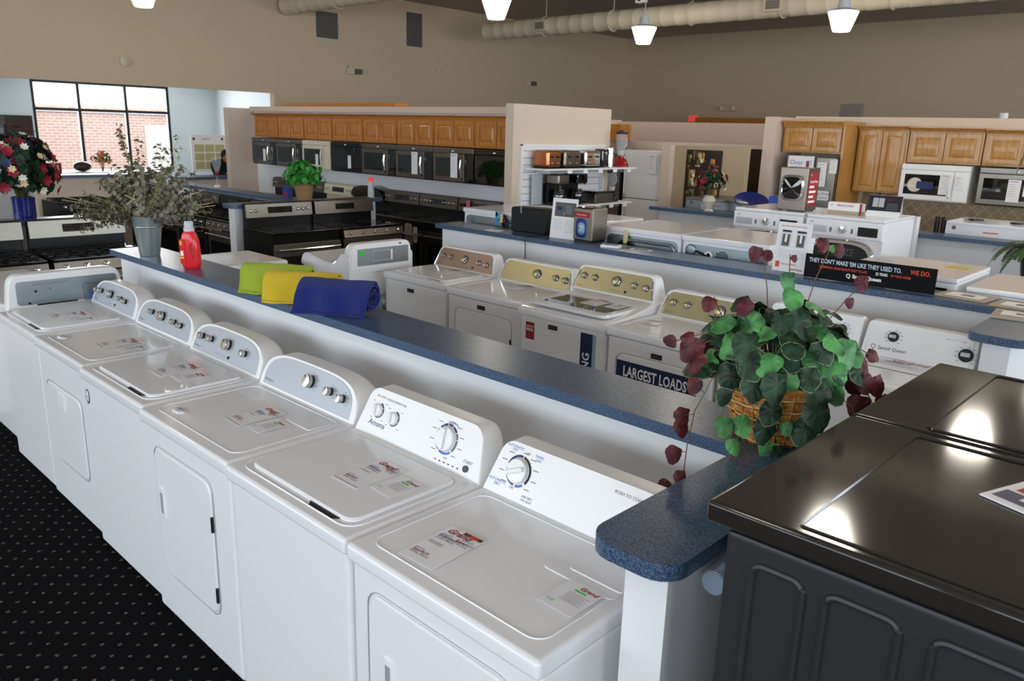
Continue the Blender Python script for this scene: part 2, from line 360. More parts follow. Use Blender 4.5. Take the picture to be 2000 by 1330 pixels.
def counters():
    def top(name, outline, label, z=1.16, t=.04, m='laminate'):
        b = MB(); b.plate(outline, (0, 0, z-t), X, Y, t); return tag(b.obj(name, m, sharp=40), label, 'countertop')
    o = [(-3.37, .885), (1.41, .885)]+rrect(1.41, 1.64, .155, 1.0, [.07, .07, 0, 0])[0:12]
    o += [(1.64, 1.19), (-3.37, 1.19)]
    top('countertop', o, 'long L-shaped blue speckled countertop capping the low wall behind the white machines in front')
    o = [(-3.33, 3.81), (1.43, 3.81)]+rrect(1.43, 1.70, 3.04, 3.8, [.08, .08, 0, 0])[0:12]+[(1.70, 4.13), (-3.33, 4.13)]
    top('countertop', o, 'blue speckled countertop with the black slogan sign and the speaker on it')
    top('countertop', [(-5.62, -3), (-5.34, -3), (-5.34, 1.76), (-5.62, 1.76)], 'grey blue countertop under the blue flower vase at far left', m='laminate_far')
    top('countertop', [(-6.06, 4.14), (-6.06, 3.16)]+rrect(-6.06, -5.79, 3.04, 5.08, [.06, .06, .06, .06])[0:12]+rrect(-6.06, -5.79, 3.04, 5.08, [.06, .06, .06, .06])[12:], 'short blue countertop carrying the green ivy basket', m='laminate_far')
    top('countertop', [(-9.34, 3.90), (-6.07, 3.90), (-6.07, 4.18), (-9.34, 4.18)], 'long narrow blue countertop running left from the ivy basket', m='laminate_far')
    top('countertop', [(-10.42, 2.36), (-10.12, 2.36), (-10.12, 3.8), (-10.42, 3.8)], 'pale lit countertop in front of the office window', z=1.24, m='laminate_far')
    top('countertop', [(-3.3, 7.32), (3, 7.32), (3, 7.6), (-3.3, 7.6)], 'blue countertop at the back with the white vase of flowers', m='laminate_far')
counters()
# ---------------------------------------------------------------- laundry machines
TH = math.radians(21)
def oc_whirl(a, h):
    pts = []
    n = 36
    for k in range(n+1):
        t = PI*k/n; c = math.cos(t); s = math.sin(t)
        pts.append((a*math.copysign(abs(c)**.52, c), h*abs(s)**.60))
    return pts
def oc_trap(ab, at, h, r):
    return rpoly([(ab, 0), (at, h), (-at, h), (-ab, 0)], [0, r, r, 0], 7)
def knob(parent, P, U, N, r, ang=0, style='silver'):
    b = MB(); P = Vector(P)
    if style == 'silver':
        b.lathe([(r*.98, .012), (r, .016), (r, .026), (r*.93, .030), (0, .031)], P, N, 24); k = b.obj('knob', 'knob_silver', parent)
        MB().lathe([(r*.96, 0), (r*.98, .012)], P, N, 24).obj('skirt_or_shadow', 'black', k)
        a = math.pi/2+ang; d = X*math.cos(a)+U*math.sin(a)
        MB().tube([P+N*.0315+d*r*.45, P+N*.0315+d*r*.85], .0012, 5).obj('pointer', 'black', k)
    elif style == 'gold':
        r *= 1.12
        b.lathe([(r*1.05, 0), (r*1.05, .006), (r*.9, .008), (r*.88, .026), (r*.8, .030), (0, .032)], P, N, 24, cap1=False); k = b.obj('knob', 'chrome', parent)
        MB().lathe([(r*.8, .0305), (r*.4, .034), (0, .035)], P, N, 20).obj('face', 'gold', k); MB().lathe([(r*1.22, 0), (r*1.22, .003), (r*.9, .003)], P, N, 20).obj('skirt_or_shadow', 'ink_navy', k)  # navy ring is the knob's blue edge with its shadow painted in
    elif style == 'white':
        b.lathe([(r, 0), (r, .008), (r*.96, .014), (r*.9, .016), (0, .017)], P, N, 28)
        a = math.pi/2+ang; d = X*math.cos(a)+U*math.sin(a); e = N.cross(d)
        M_ = Matrix((d, e, N)).transposed().to_4x4(); M_.translation = P+N*.016
        b.box(-r*.85, r*.85, -r*.2, r*.2, 0, .012, b=.005, seg=3, M=M_)
        k = b.obj('knob', 'plastic_white', parent)
    else:  # speed style: dark ring, grey paddle
        b.lathe([(r, 0), (r, .012), (r*.88, .016), (0, .016)], P, N, 28); k = b.obj('knob', 'ink_black' if style == 'dark' else 'silver', parent)
        M_ = Matrix((X, U, N)).transposed().to_4x4(); M_.translation = P+N*.016
        MB().box(-r*.65, r*.65, -r*.3, r*.35, 0, .010, b=.003, M=M_).obj('grip', 'silver', k)
    return k
def ring_marks(b, P, U, N, r0, r1, arcs):
    P = Vector(P)
    for a0, a1, m in arcs:
        n = max(2, int(abs(a1-a0)/8)); pts = []
        for k in range(n+1):
            a = math.radians(90-(a0+(a1-a0)*k/n)); d = X*math.cos(a)+U*math.sin(a); pts += [P+d*r0+N*.0006, P+d*r1+N*.0006]
        b.faces(pts, [(2*k, 2*k+1, 2*k+3, 2*k+2) for k in range(n)], m)
def tiny_ticks(b, P, U, N, r, n, m='ink_grey', L=.012, a0=-140, a1=140):
    for k in range(n):
        a = math.radians(90-(a0+(a1-a0)*k/(n-1))); d = X*math.cos(a)+U*math.sin(a); c = Vector(P)+d*r
        s = 1 if d.x >= 0 else -1
        b.rect(min(0, s*L), max(0, s*L), -.0012, .0012, c, X, U, m)
def laundry(name, label, xc, yf, w, rz=0, style='whirl', kind='washer', knobs=(), deck_z=.915, d=.68, base=None, extra=None, lidtype='plain', door=None, group=None, cat=None):
    root = thing(name, label, cat or kind, (xc, yf, 0), rz, group); h = w/2; Zd = deck_z
    side = 'enamel_panel'
    b = MB(); b.box(-h+.006, h-.006, .013, d-.01, .025, Zd-.05, b=.02, seg=4)
    b.box(-h+.04, h-.04, .05, d-.06, 0, .03); b.obj('cabinet', side, root)
    # deck
    b = MB()
    if style == 'maytag_hi':
        secs = []
        for y, z in ((0, Zd-.055), (-.004, Zd-.03), (.004, Zd-.008), (.03, Zd), (.25, Zd+.012), (.42, Zd+.035), (.5, Zd+.06), (d, Zd+.06), (d, Zd-.05)):
            secs.append([Vector((x, y, z)) for x in (-h, -h+.002, h-.002, h)])
        R = [[(-h+.001, 0), (h-.001, 0)]]
        prof = [(0, Zd-.055), (-.004, Zd-.03), (.004, Zd-.008), (.03, Zd), (.25, Zd+.012), (.42, Zd+.035), (.5, Zd+.06), (d, Zd+.06), (d, Zd-.055)]
        for ex, dz in ((0, 0),):
            b.loft([[Vector((x, y, z-(0 if abs(x) < h-.01 else .012 if z > Zd-.04 else 0))) for y, z in prof] for x in (-h, -h+.012, h-.012, h)])
    else:
        b.box(-h, h, -.004, d, Zd-.055, Zd, b=.016, seg=4)
    b.obj('deck', 'enamel', root)
    zt = Zd+.001
    if kind == 'washer':
        lx0, lx1, ly0, ly1 = -h+.05, h-.06, .06, .475
        if lidtype == 'glass':
            b = MB(); b.plate(rrect(lx0, lx1, ly0, ly1, .05), (0, 0, zt+.012), X, Y, .02, b=.006); l = b.obj('lid', 'enamel', root)
            MB().plate(rrect(lx0+.05, lx1-.05, ly0+.07, ly1-.02, .03), (0, 0, zt+.0315), X, Y, .002).obj('lid_glass', 'lid_glass', l)
        else:
            pts = rrect(lx0, lx1, ly0, ly1, [.05, .04, .03, .03])
            b = MB(); b.plate(pts, (0, 0, zt), X, Y, .011, b=.005); l = b.obj('lid', 'enamel', root)
            # soft ridge around the lid opening
            loop = [Vector((x*1.0, y, zt+.0005)) for x, y in rrect(lx0-.022, lx1+.022, ly0-.022, ly1+.012, .06)]
            MB().tube(loop+[loop[0]], .0025, 6).obj('lid_rim', 'enamel', root)
            # finger recess at the lid's front edge
            q = [(lx1-.215, ly0+.004), (lx1-.19, ly0-.02), (lx1-.075, ly0-.02), (lx1-.05, ly0+.004)]
            MB().plate(q, (0, 0, zt-.0005), X, Y, .003).obj('finger_recess', 'black', root)
    else:
        if style != 'sq_front':
            loop = [Vector((x, y, zt)) for x, y in rrect(-h+.045, h-.045, .05, .49, .045)]
            MB().tube(loop+[loop[0]], .002, 6).obj('top_ridge', 'enamel', root)
    if kind == 'dryer' and door is not None:
        dx0, dx1, dz0, dz1, hx = door
        pts = rrect(dx0, dx1, dz0, dz1, [.09, .05, .05, .05], 7)
        b = MB(); b.plate(pts, (0, .012, 0), X, Z, .008, b=.005); dr = b.obj('door', side, root)
        loop = [Vector((x, .0105, z)) for x, z in rrect(dx0-.008, dx1+.008, dz0-.008, dz1+.008, [.095, .055, .055, .055], 7)]
        MB().tube(loop+[loop[0]], .002, 6).obj('door_seam', 'silver', root)
        if hx == 'top':
            cx = (dx0+dx1)/2-.06
            MB().box(cx, cx+.09, -.004, .008, dz1-.11, dz1-.02, b=.006).obj('handle', 'plastic_white', dr)
        else:
            MB().box(hx, hx+.045, -.002, .008, (dz0+dz1)/2-.02, (dz0+dz1)/2+.11, b=.005).obj('handle', 'plastic_white', dr)
            MB().box(hx+.012, hx+.034, -.003, .0, (dz0+dz1)/2, (dz0+dz1)/2+.09, b=.0008).obj('handle_pocket', 'silver', dr)
            for z in (dz1-.16, dz0+.09): MB().box(dx1-.002, dx1+.007, .0, .012, z-.03, z+.03).obj('hinge', 'black', dr)
    # console
    y0 = d-.17+.01; O = Vector((0, y0, Zd-.002+(.06 if style == 'maytag_hi' else 0))); U = Vector((0, math.sin(TH), math.cos(TH))); N = Vector((0, -math.cos(TH), math.sin(TH)))
    st = {'whirl': 'whirl', 'amana': 'amana', 'maytag': 'maytag', 'maytag_hi': 'maytag', 'maytag_rose': 'maytag', 'sq': 'sq', 'back': 'amana', 'metalback': 'amana'}[style]
    if st == 'whirl': out = oc_whirl(h-.012, .165); fas = oc_whirl(h-.045, .142); fs = (0, .012); bk = 1.0
    elif st == 'amana': out = oc_trap(h-.006, h-.05, .182, .05); fas = None
    elif st == 'maytag': out = oc_trap(h-.008, h-.05, .178, .045); fas = oc_trap(h-.045, h-.07, .152, .035); fs = (0, .012)
    else: out = oc_trap(h-.006, h-.012, .185, .03); fas = oc_trap(h-.03, h-.034, .15, .02); fs = (0, .015)
    def P(x, s_, hh=0): return O+X*x+U*s_+N*hh
    mx = max(p[1] for p in out)
    def ring(k, hh): return [P(x*k, s_*k+(1-k)*mx*.3, hh) for x, s_ in out]
    back = [Vector((x*(1.0), d-.03, O.z+s_*math.cos(TH)*(.985))) for x, s_ in out]
    back2 = [Vector((x*.97, d-.012, O.z+s_*math.cos(TH)*.93)) for x, s_ in out]
    b = MB(); b.loft([[P(x*.985, s_*.985+.001) for x, s_ in out], [P(x*.996, s_*.996, -.004) for x, s_ in out], [P(x, s_, -.012) for x, s_ in out], back, back2]); con = b.obj('console', 'plastic_white', root, sharp=50)
    fm = {'whirl': 'silver', 'maytag': 'gold', 'maytag_hi': 'gold', 'maytag_rose': 'rose_gold', 'sq': 'enamel_panel'}.get(style)
    if fas and fm:
        b = MB(); b.plate([(x, s_+fs[1]) for x, s_ in fas], P(0, 0, 0), X, U, .003, b=.0015); b.obj('fascia', fm, con)
        if st == 'maytag':
            for sgn in (-1, 1):
                MB().tube([P(sgn*(h-.045+.012), .012, .002), P(sgn*(h-.05+.0), .08, .003), P(sgn*(h-.07+.006), .14, .002)], .006, 8).obj('trim', 'chrome', con)
    hh = .003 if fas else .0005
    kst = {'whirl': 'silver', 'amana': 'white', 'maytag': 'gold', 'sq': 'dark'}[st]
    mk = MB(); has = False
    for (u, s_, r, *rest) in knobs:
        x = -h+u*w; knob(con, P(x, s_, hh), U, N, r, ang=rest[0] if rest else .3, style=kst)
        if st == 'amana':
            if r > .03: ring_marks(mk, P(x, s_, hh), U, N, r+.003, r+.011, rest[1])
            else: ring_marks(mk, P(x, s_, hh), U, N, r+.001, r+.006, [(15, 62, 'ink_navy'), (68, 105, 'ink_navy'), (112, 230, 'ink_grey')])
            tiny_ticks(mk, P(x, s_, hh), U, N, r+.019, 9 if r > .03 else 4, L=.022 if r > .03 else .01)
        else: tiny_ticks(mk, P(x, s_, hh), U, N, r+.010, 9 if r > .022 else 5)
        has = True
    if extra: extra(mk, P, U, N, h, w, hh, con); has = True
    if has: mk.obj('markings', 'ink_grey', con, recalc=False)
    return root
def arcs5(): return [(-52, -38, 'ink_navy'), (-35, -12, 'ink_navy'), (-8, 18, 'ink_navy'), (22, 50, 'ink_navy'), (54, 78, 'ink_grey'), (82, 132, 'ink_grey'), (140, 205, 'ink_lightblue'), (212, 300, 'ink_grey')]
def arcs6(): return [(-75, 5, 'ink_navy'), (10, 130, 'ink_black'), (142, 178, 'ink_lightblue'), (188, 270, 'ink_grey')]
def ex_w1(b, P, U, N, h, w, hh, con):
    b.rect(-.05, .02, 0, .002, P(-.03, .035, hh), X, U, 'ink_grey'); b.text('Whirlpool', .013, P(-h+.05, .028, hh), X, U, 'ink_grey')
    MB().cyl(P(.03, .037, hh), .007, .004, N, 12).obj('start_button', 'black', con)
def ex_w3(b, P, U, N, h, w, hh, con):
    b.text('Whirlpool', .015, P(-h+.055, .03, hh), X, U, 'ink_grey')
    for k in range(6): b.rect(0, .006, 0, .003, P(-.08+.018*k, .034, hh), X, U, 'ink_black')
    MB().cyl(P(.05, .036, hh), .008, .004, N, 12).obj('start_button', 'black', con)
def ex_d4(b, P, U, N, h, w, hh, con): b.text('Whirlpool', .017, P(-h+.055, .028, hh), X, U, 'ink_grey')
def ex_w5(b, P, U, N, h, w, hh, con):
    b.text('Amana', .030, P(-h+.075, .040, hh), X, U, 'ink_navy', shear=.25, sx=1.15)
    b.text('SOIL LEVEL', .011, P(-h+.085, .148, hh), X, U, 'ink_grey'); b.text('WATER TEMPERATURE', .011, P(-h+.145, .146, hh), X, U, 'ink_grey')
    b.text('NORMAL', .012, P(h-.215, .152, hh), X, U, 'ink_grey'); b.text('START', .015, P(h-.10, .048, hh), X, U, 'ink_grey')
    b.text('OFF', .011, P(h-.195, .032, hh), X, U, 'ink_grey')
    for k in range(6): b.rect(0, .009, 0, .004, P(h-.235+.0225*k, .018, hh), X, U, 'ink_black')
    MB().cyl(P(h-.08, .030, hh), .0115, .005, N, 16).obj('start_button', 'black', con)
def ex_d6(b, P, U, N, h, w, hh, con):
    x = -h+.135; K_ = dict(sx=.8)
    b.text('AUTOMATIC', .012, P(x-.035, .161, hh), X, U, 'ink_lightblue', align='CENTER'); b.text('DRY', .011, P(x-.035, .151, hh), X, U, 'ink_lightblue', align='CENTER')
    b.text('TIMED', .012, P(x+.066, .155, hh), X, U, 'ink_lightblue', align='CENTER'); b.text('DRY', .012, P(x+.066, .143, hh), X, U, 'ink_lightblue', align='CENTER')
    b.text('AUTOMATIC', .013, P(x-.072, .040, hh), X, U, 'ink_lightblue', align='CENTER'); b.text('DRY', .013, P(x-.072, .028, hh), X, U, 'ink_lightblue', align='CENTER')
    b.text('AIR DRY', .012, P(x+.06, .024, hh), X, U, 'ink_grey', align='CENTER'); b.text('NO HEAT', .010, P(x+.06, .013, hh), X, U, 'ink_grey', align='CENTER')
    b.text('OFF', .011, P(x+.01, .153, hh), X, U, 'ink_grey'); b.text('OFF', .011, P(x-.02, .035, hh), X, U, 'ink_grey')
    b.text('PUSH TO START', .014, P(h-.235, .145, hh), X, U, 'ink_grey')
def front_row():
    g = 'white machines in the front row'
    r1 = laundry('washer', 'white top-load washer at the far end of the front row, five knobs', -2.565, .06, .70, style='whirl', knobs=[(.13, .085, .015), (.21, .088, .015), (.42, .088, .024), (.64, .085, .015), (.74, .08, .015)], extra=ex_w1, group=g)
    r2 = laundry('dryer', 'white dryer with an oval badge and a door with embossed handle, beside the far washer', -1.845, .05, .72, style='whirl', kind='dryer', knobs=[(.29, .092, .015), (.47, .09, .026), (.68, .085, .015), (.79, .08, .015)], extra=ex_d4, door=(-.25, .25, .28, .70, 'top'), group=g)
    r3 = laundry('washer', 'white top-load washer third in the front row, one small knob right of its big knob', -1.112, .03, .715, style='whirl', knobs=[(.17, .088, .016), (.30, .090, .016), (.53, .094, .027), (.76, .085, .016)], extra=ex_w3, group=g)
    r4 = laundry('dryer', 'white dryer with black door hinges and one big knob left of two small ones', -.372, .01, .735, style='whirl', kind='dryer', knobs=[(.53, .095, .028), (.73, .088, .0175), (.85, .080, .0175)], extra=ex_d4, door=(-.27, .21, .24, .78, -.235), group=g)
    r5 = laundry('washer', 'white top-load washer with navy script lettering and a large white dial', .353, 0, .70, style='amana', knobs=[(.165, .100, .024, .1), (.30, .092, .024, .1), (.71, .098, .043, .1, arcs5())], extra=ex_w5, group=g)
    r6 = laundry('dryer', 'nearest white dryer in front, dial at the left of its console', 1.072, -.005, .725, style='amana', kind='dryer', knobs=[(.186, .095, .040, -1.15, arcs6())], extra=ex_d6, door=(-.27, .27, .25, .80, -.2), group=g)
    # lint doors and brand ovals
    b = MB(); b.plate(rpoly([(.10, .30), (.33, .30), (.33, .49), (.17, .49), (.10, .38)], [.02]*5, 4), (0, 0, .916), X, Y, .003, b=.001); l = b.obj('lint_surround', 'enamel', r6)
    b = MB(); b.plate(rpoly([(.16, .34), (.33, .34), (.33, .45), (.16, .45)], [.012]*4, 4), (0, 0, .919), X, Y, .003, b=.001); b.obj('lint_door', 'enamel', l)
    for r in (r4, r2):
        MB().plate(rrect(.13, .30, .36, .47, .012), (0, 0, .9155), X, Y, .003, b=.001).obj('lint_door', 'enamel', r)
        o = Vector((-.225, .105, .9165)); b = MB(); pts = [(.045*math.cos(2*PI*k/24), .028*math.sin(2*PI*k/24)) for k in range(24)]
        b.plate(pts, o, X, Y, .0006, m='paper'); b.text('WHIRLPOOL', .013, o+Vector((-.036, .004, .0008)), X, Y, 'ink_grey'); b.text('AMERICA', .012, o+Vector((-.026, -.012, .0008)), X, Y, 'ink_blue')
        b.obj('badge_sticker', 'paper', r, recalc=False)
    b = MB(); o = Vector((-.315, .011, .78)); b.plate([(.024*math.cos(2*PI*k/24), .036*math.sin(2*PI*k/24)) for k in range(24)], o, X, Z, .0006, m='ink_grey')
    b.plate([(.018*math.cos(2*PI*k/24), .028*math.sin(2*PI*k/24)) for k in range(24)], o+Vector((0, -.001, 0)), X, Z, .0004, m='paper'); b.text('USA', .014, o+Vector((-.014, -.0018, -.004)), X, Z, 'ink_blue'); b.obj('badge_sticker', 'paper', r3, recalc=False)
front_row()
def ex_m(b, P, U, N, h, w, hh, con):
    b.text('MAYTAG', .012, P(-h+.065, .026, hh), X, U, 'ink_black'); b.rect(-.05, .04, 0, .003, P(.03, .034, hh), X, U, 'ink_grey')
    MB().cyl(P(.11, .038, hh), .009, .003, N, 12).obj('start_button', 'black', con)
def ex_sq(b, P, U, N, h, w, hh, con):
    b.text('Speed Queen', .026, P(-h+.09, .036, hh), X, U, 'ink_grey', bold=.0004)
    o = P(-h+.065, .045, hh); b.text('Q', .036, o+X*-.014-U*.012, X, U, 'ink_grey')
    b.rect(0, .09, 0, .003, P(.12, .148, hh), X, U, 'ink_grey')
    b.faces([P(.0, .045, hh+.0004), P(.09, .06, hh+.0004), P(.2, .15, hh+.0004), P(.13, .15, hh+.0004)], [(0, 1, 2, 3)], 'ink_white')
def badge(root, x, z, w=.07, hgt=.028):
    b = MB(); b.box(x, x+w, .004, .013, z, z+hgt, m='black'); b.text('MAYTAG', hgt*.5, (x+.006, .0035, z+hgt*.3), X, Z, 'ink_grey'); b.obj('nameplate', 'black', root, recalc=False)
def second_row():
    g = 'white machines in the second row'
    a = laundry('washer', 'white top-load washer with a rosy bronze control panel in the second row', -2.31, 2.70, .74, style='maytag_rose', knobs=[(.15, .095, .016), (.28, .093, .016), (.50, .092, .026), (.73, .085, .016), (.85, .08, .016)], extra=ex_m, group=g)
    badge(a, -.07, .79)
    c = laundry('dryer', 'white dryer with a bright gold control panel and three knobs, second row', -1.50, 2.67, .77, style='maytag', kind='dryer', knobs=[(.52, .095, .026), (.76, .09, .018), (.88, .085, .018)], door=(-.29, .27, .25, .77, -.25), extra=None, group=g)
    badge(c, -.06, .80)
    e = laundry('washer', 'white washer with a dark glass lid and a red American Pride sticker', -.745, 2.62, .73, style='maytag_hi', knobs=[(.15, .10, .017), (.28, .098, .017), (.53, .098, .026), (.73, .092, .017), (.86, .086, .017)], extra=ex_m, lidtype='glass', group=g)
    badge(e, -.10, .80)
    b = MB(); o = Vector((-.30, .0105, .70)); b.rect(0, .075, 0, .115, o, X, Z, 'ink_red'); b.text('AMERICAN', .013, o+Vector((.006, -.001, .082)), X, Z, 'ink_white', bold=.0004); b.text('PRIDE', .026, o+Vector((.006, -.001, .056)), X, Z, 'ink_white', sx=.85, bold=.0008)
    b.rect(.015, .06, .015, .02, o, X, Z, 'ink_grey', h=.001); b.obj('sticker', 'ink_red', e, recalc=False)
    b = MB(); o = Vector((.165, .0105, .36)); b.rect(0, .095, 0, .47, o, X, Z, 'navy_panel'); b.rect(.095, .12, 0, .47, o, X, Z, 'aqua_strip')
    b.text('CLEANING', .075, o+Vector((.072, -.001, -.02)), Z, -X, 'ink_white', bold=.0012); b.text('WASH CYCLE', .016, o+Vector((.09, -.001, .06)), Z, -X, 'ink_white'); b.obj('banner_sticker', 'navy_panel', e, recalc=False)
    f = laundry('dryer', 'white dryer with a navy LARGEST LOADS banner on its door', .0, 2.60, .735, style='maytag', kind='dryer', knobs=[(.15, .095, .017), (.29, .093, .017), (.60, .093, .027)], door=(-.28, .26, .22, .765, -.22), extra=ex_m, group=g)
    badge(f, -.04, .785)
    b = MB(); o = Vector((-.275, .002, .585)); b.rect(0, .53, 0, .145, o, X, Z, 'navy_panel'); b.rect(0, .53, -.018, 0, o, X, Z, 'aqua_strip')
    b.text('LARGEST LOADS', .088, o+Vector((.05, -.001, .055)), X, Z, 'ink_white', sx=.66, bold=.002); b.text('EVENLY DRIED', .016, o+Vector((.2, -.001, .024)), X, Z, 'ink_white'); b.obj('banner_sticker', 'navy_panel', f, recalc=False)
    laundry('washer', 'white washer with one dial showing, half hidden behind the leafy basket', .648, 2.60, .545, style='sq', d=.68, deck_z=.94, knobs=[(.80, .10, .028)], group=g)
    laundry('dryer', 'white dryer with two dark dials, partly behind the nearest dark machines', 1.206, 2.60, .56, style='sq', kind='dryer', deck_z=.94, knobs=[(.275, .11, .026), (.90, .085, .033)], extra=ex_sq, group=g)
second_row()
def turned(label, xb, yc, z=.92, style='blue', w=.69):
    """a washer turned so that its back faces +X; xb is the x of its back"""
    root = thing('washer', label, 'washer', (xb-.69, yc, 0), -PI/2)      # local front (-Y) points to -X
    h = w/2
    MB().box(-h+.004, h-.004, .012, .68, .03, z-.05, b=.012).box(-h+.05, h-.05, .05, .6, 0, .04).obj('cabinet', 'enamel_panel', root)
    if style == 'curvy':
        prof = [(0, z-.06), (-.004, z-.01), (.02, z+.035), (.07, z+.04), (.3, z+.0), (.42, z+.0), (.5, z+.03), (.56, z+.09), (.69, z+.09), (.69, z-.06)]
        b = MB(); b.loft([[Vector((x, y, q-dz if q > z-.03 else q)) for y, q in prof] for x, dz in ((-h, .02), (-h+.02, .0), (h-.02, .0), (h, .02))]); b.obj('deck', 'enamel', root)
    else:
        MB().box(-h, h, -.004, .69, z-.055, z, b=.016, seg=4).obj('deck', 'enamel', root)
    zb = z-.03 if style == 'curvy' else z-.02
    top = .21
    out = rpoly([(h-.004, 0), (h-.03, top), (-h+.03, top), (-h+.004, 0)], [0, .07, .07, 0], 7)
    def R(k, y, dz=0): return [Vector((x*k, y, zb+q*k+dz)) for x, q in out]
    b = MB(); b.loft([R(.9, .56), R(.98, .60), R(1, .64), R(1, .69), R(.97, .70)]); con = b.obj('console', 'plastic_white', root, sharp=50)
    o = Vector((0, .7005, zb)); xd, yd = -X, Z    # back face seen from +Y local
    bp = MB(); bp.plate(rrect(-h+.06, h-.05, .02, .165, .02) if style == 'blue' else rrect(-h+.075, h-.055, .03, .165, .004), o, xd, yd, .003); bk = bp.obj('back_plate', 'galv', con)
    b = MB(); 
    if style == 'blue':
        # recessed inlet pocket, two blue washers, screws and slots
        pk = [o+xd*x+yd*y+Y*.004 for x, y in rrect(.09, .27, .015, .115, .012)]
        b.tube(pk+[pk[0]], .003, 6, m='ink_grey'); b.box(-.18, -.178, .703, .706, zb+.02, zb+.11, m='ink_grey')
        for x in (.135, .205): 
            b.lathe([(.021, .003), (.021, .014), (.012, .014)], o+xd*x+yd*.035, Y, 20, m='lint_blue'); b.cyl(o+xd*x+yd*.035, .011, .016, Y, 12, m='ink_grey')
        for x, y in ((-.18, .1), (-.1, .11), (-.22, .03)): b.cyl(o+xd*x+yd*y, .008 if x < -.15 else .004, .005, Y, 8, m='black')
        b.rect(-.2, .0, .14, .143, o, xd, yd, 'ink_grey', h=.0036); b.rect(-.18, .05, .012, .02, o, xd, yd, 'black', h=.0036)
        b.obj('inlet_fittings', 'galv', bk)
    else:
        pk = [o+xd*x+yd*y+Y*.004 for x, y in rrect(-.1, .08, .06, .14, .008)]
        b.tube(pk+[pk[0]], .004, 6, m='silver'); b.faces([o+xd*.08+yd*.06+Y*.004, o+xd*.1+yd*.055+Y*.004, o+xd*.1+yd*.145+Y*.004, o+xd*.08+yd*.14+Y*.004], [(0, 1, 2, 3)], 'paper')
        b.cyl(o+xd*.18+yd*.185, .008, .003, Y, 10, m='black')
        b.rect(-.235, -.185, .115, .15, o, xd, yd, 'ink_green', h=.004); b.obj('inlet_fittings', 'galv', bk)
        for zz in (.62, .38):
            d_ = MB(); d_.lathe([(.001, 0), (.05, .01), (.075, .03), (.08, .06), (.08, .09)], Vector((.0-.02, .785, zz)), -Y, 20); d_.obj('vent_elbow', 'galv', root)
turned('white washer turned sideways beyond the front row, its silver back with blue rings', -2.985, .475)
turned('white curved-top washer turned sideways, its silver back plate wearing a green sticker', -2.80, 2.78, z=.95, style='curvy', w=.64)
r_ = thing('dryer', 'plain white machine at the left edge beyond the sideways washer, only its top showing', 'dryer', (-4.44, .30, 0), -PI/2); MB().box(-.34, .34, .02, .66, .02, .86, b=.01).obj('cabinet', 'enamel_panel', r_); MB().box(-.345, .345, 0, .68, .86, .90, b=.015, seg=3).obj('top', 'enamel', r_)
# dark laundry pair on pedestals
def dark(label, yc):
    root = thing('dryer', label, 'dryer', (2.50, yc, 0), PI/2, 'dark front-load machines on pedestals')   # front faces +X
    h = .342
    # local: x -> world +y, y (depth) -> world -x
    b = MB(); b.box(-h+.01, h-.01, .0, .725, .39, 1.33, b=.012)
    b.obj('cabinet', 'graphite_side', root)
    MB().box(-h, h, -.01, .765, 1.335, 1.379, b=.010, seg=4).obj('top', 'graphite', root)
    loop = [Vector((x, y, 1.3795)) for x, y in rrect(-h+.03, h-.035, .08, .60, .012)]
    MB().tube(loop+[loop[0]], .0045, 6).obj('top_bead', 'graphite', root)
    b = MB(); b.box(-h+.01, h-.01, .0, .72, .01, .375, b=.01); p = b.obj('pedestal', 'graphite_side', root)
    MB().box(-.2, .2, -.012, .0, .24, .27, b=.004).obj('drawer_pull', 'chrome', p)
    b = MB(); b.lathe([(.24, 0), (.24, .02), (.19, .035), (0, .03)], (0, 0, .86), -Y, 40); dd = b.obj('door', 'chrome', root)
    MB().lathe([(.19, .034), (.17, .05), (0, .055)], (0, 0, .86), -Y, 40).obj('door_glass', 'glass_dark', dd)
    MB().box(-h+.02, h-.02, -.012, .0, 1.17, 1.32, b=.004).obj('control_panel', 'black_gloss', root)
    # pressed panels on both sides (raised frames around sunken fields)
    for sgn in (-1, 1):
        for a, c in ((.57, .665), (.41, .53), (.19, .36)):
            pts = [Vector((sgn*(h-.0095), y, z)) for y, z in rrect(a, c, .55, 1.285, .022)]
            MB().tube(pts+[pts[0]], .0075, 8).obj('pressed_panel', 'graphite_side', root)
dark('nearest dark grey machine on a pedestal, pressed side panel facing the front', .44)
dark('second dark grey machine on a pedestal, behind the nearest one', 1.132)
def hose():
    b = MB(); prof = []
    for k in range(14): prof += [(.042, .009*k), (.048, .009*k+.0045)]
    b.lathe([(a*.62, h) for a, h in prof], (1.662, .30, 1.082), (-.05, 1, 0), 20); tag(b.obj('vent_hose', 'hose_grey'), 'ribbed grey vent hose between the white end wall and the dark machine', 'hose')
hose()
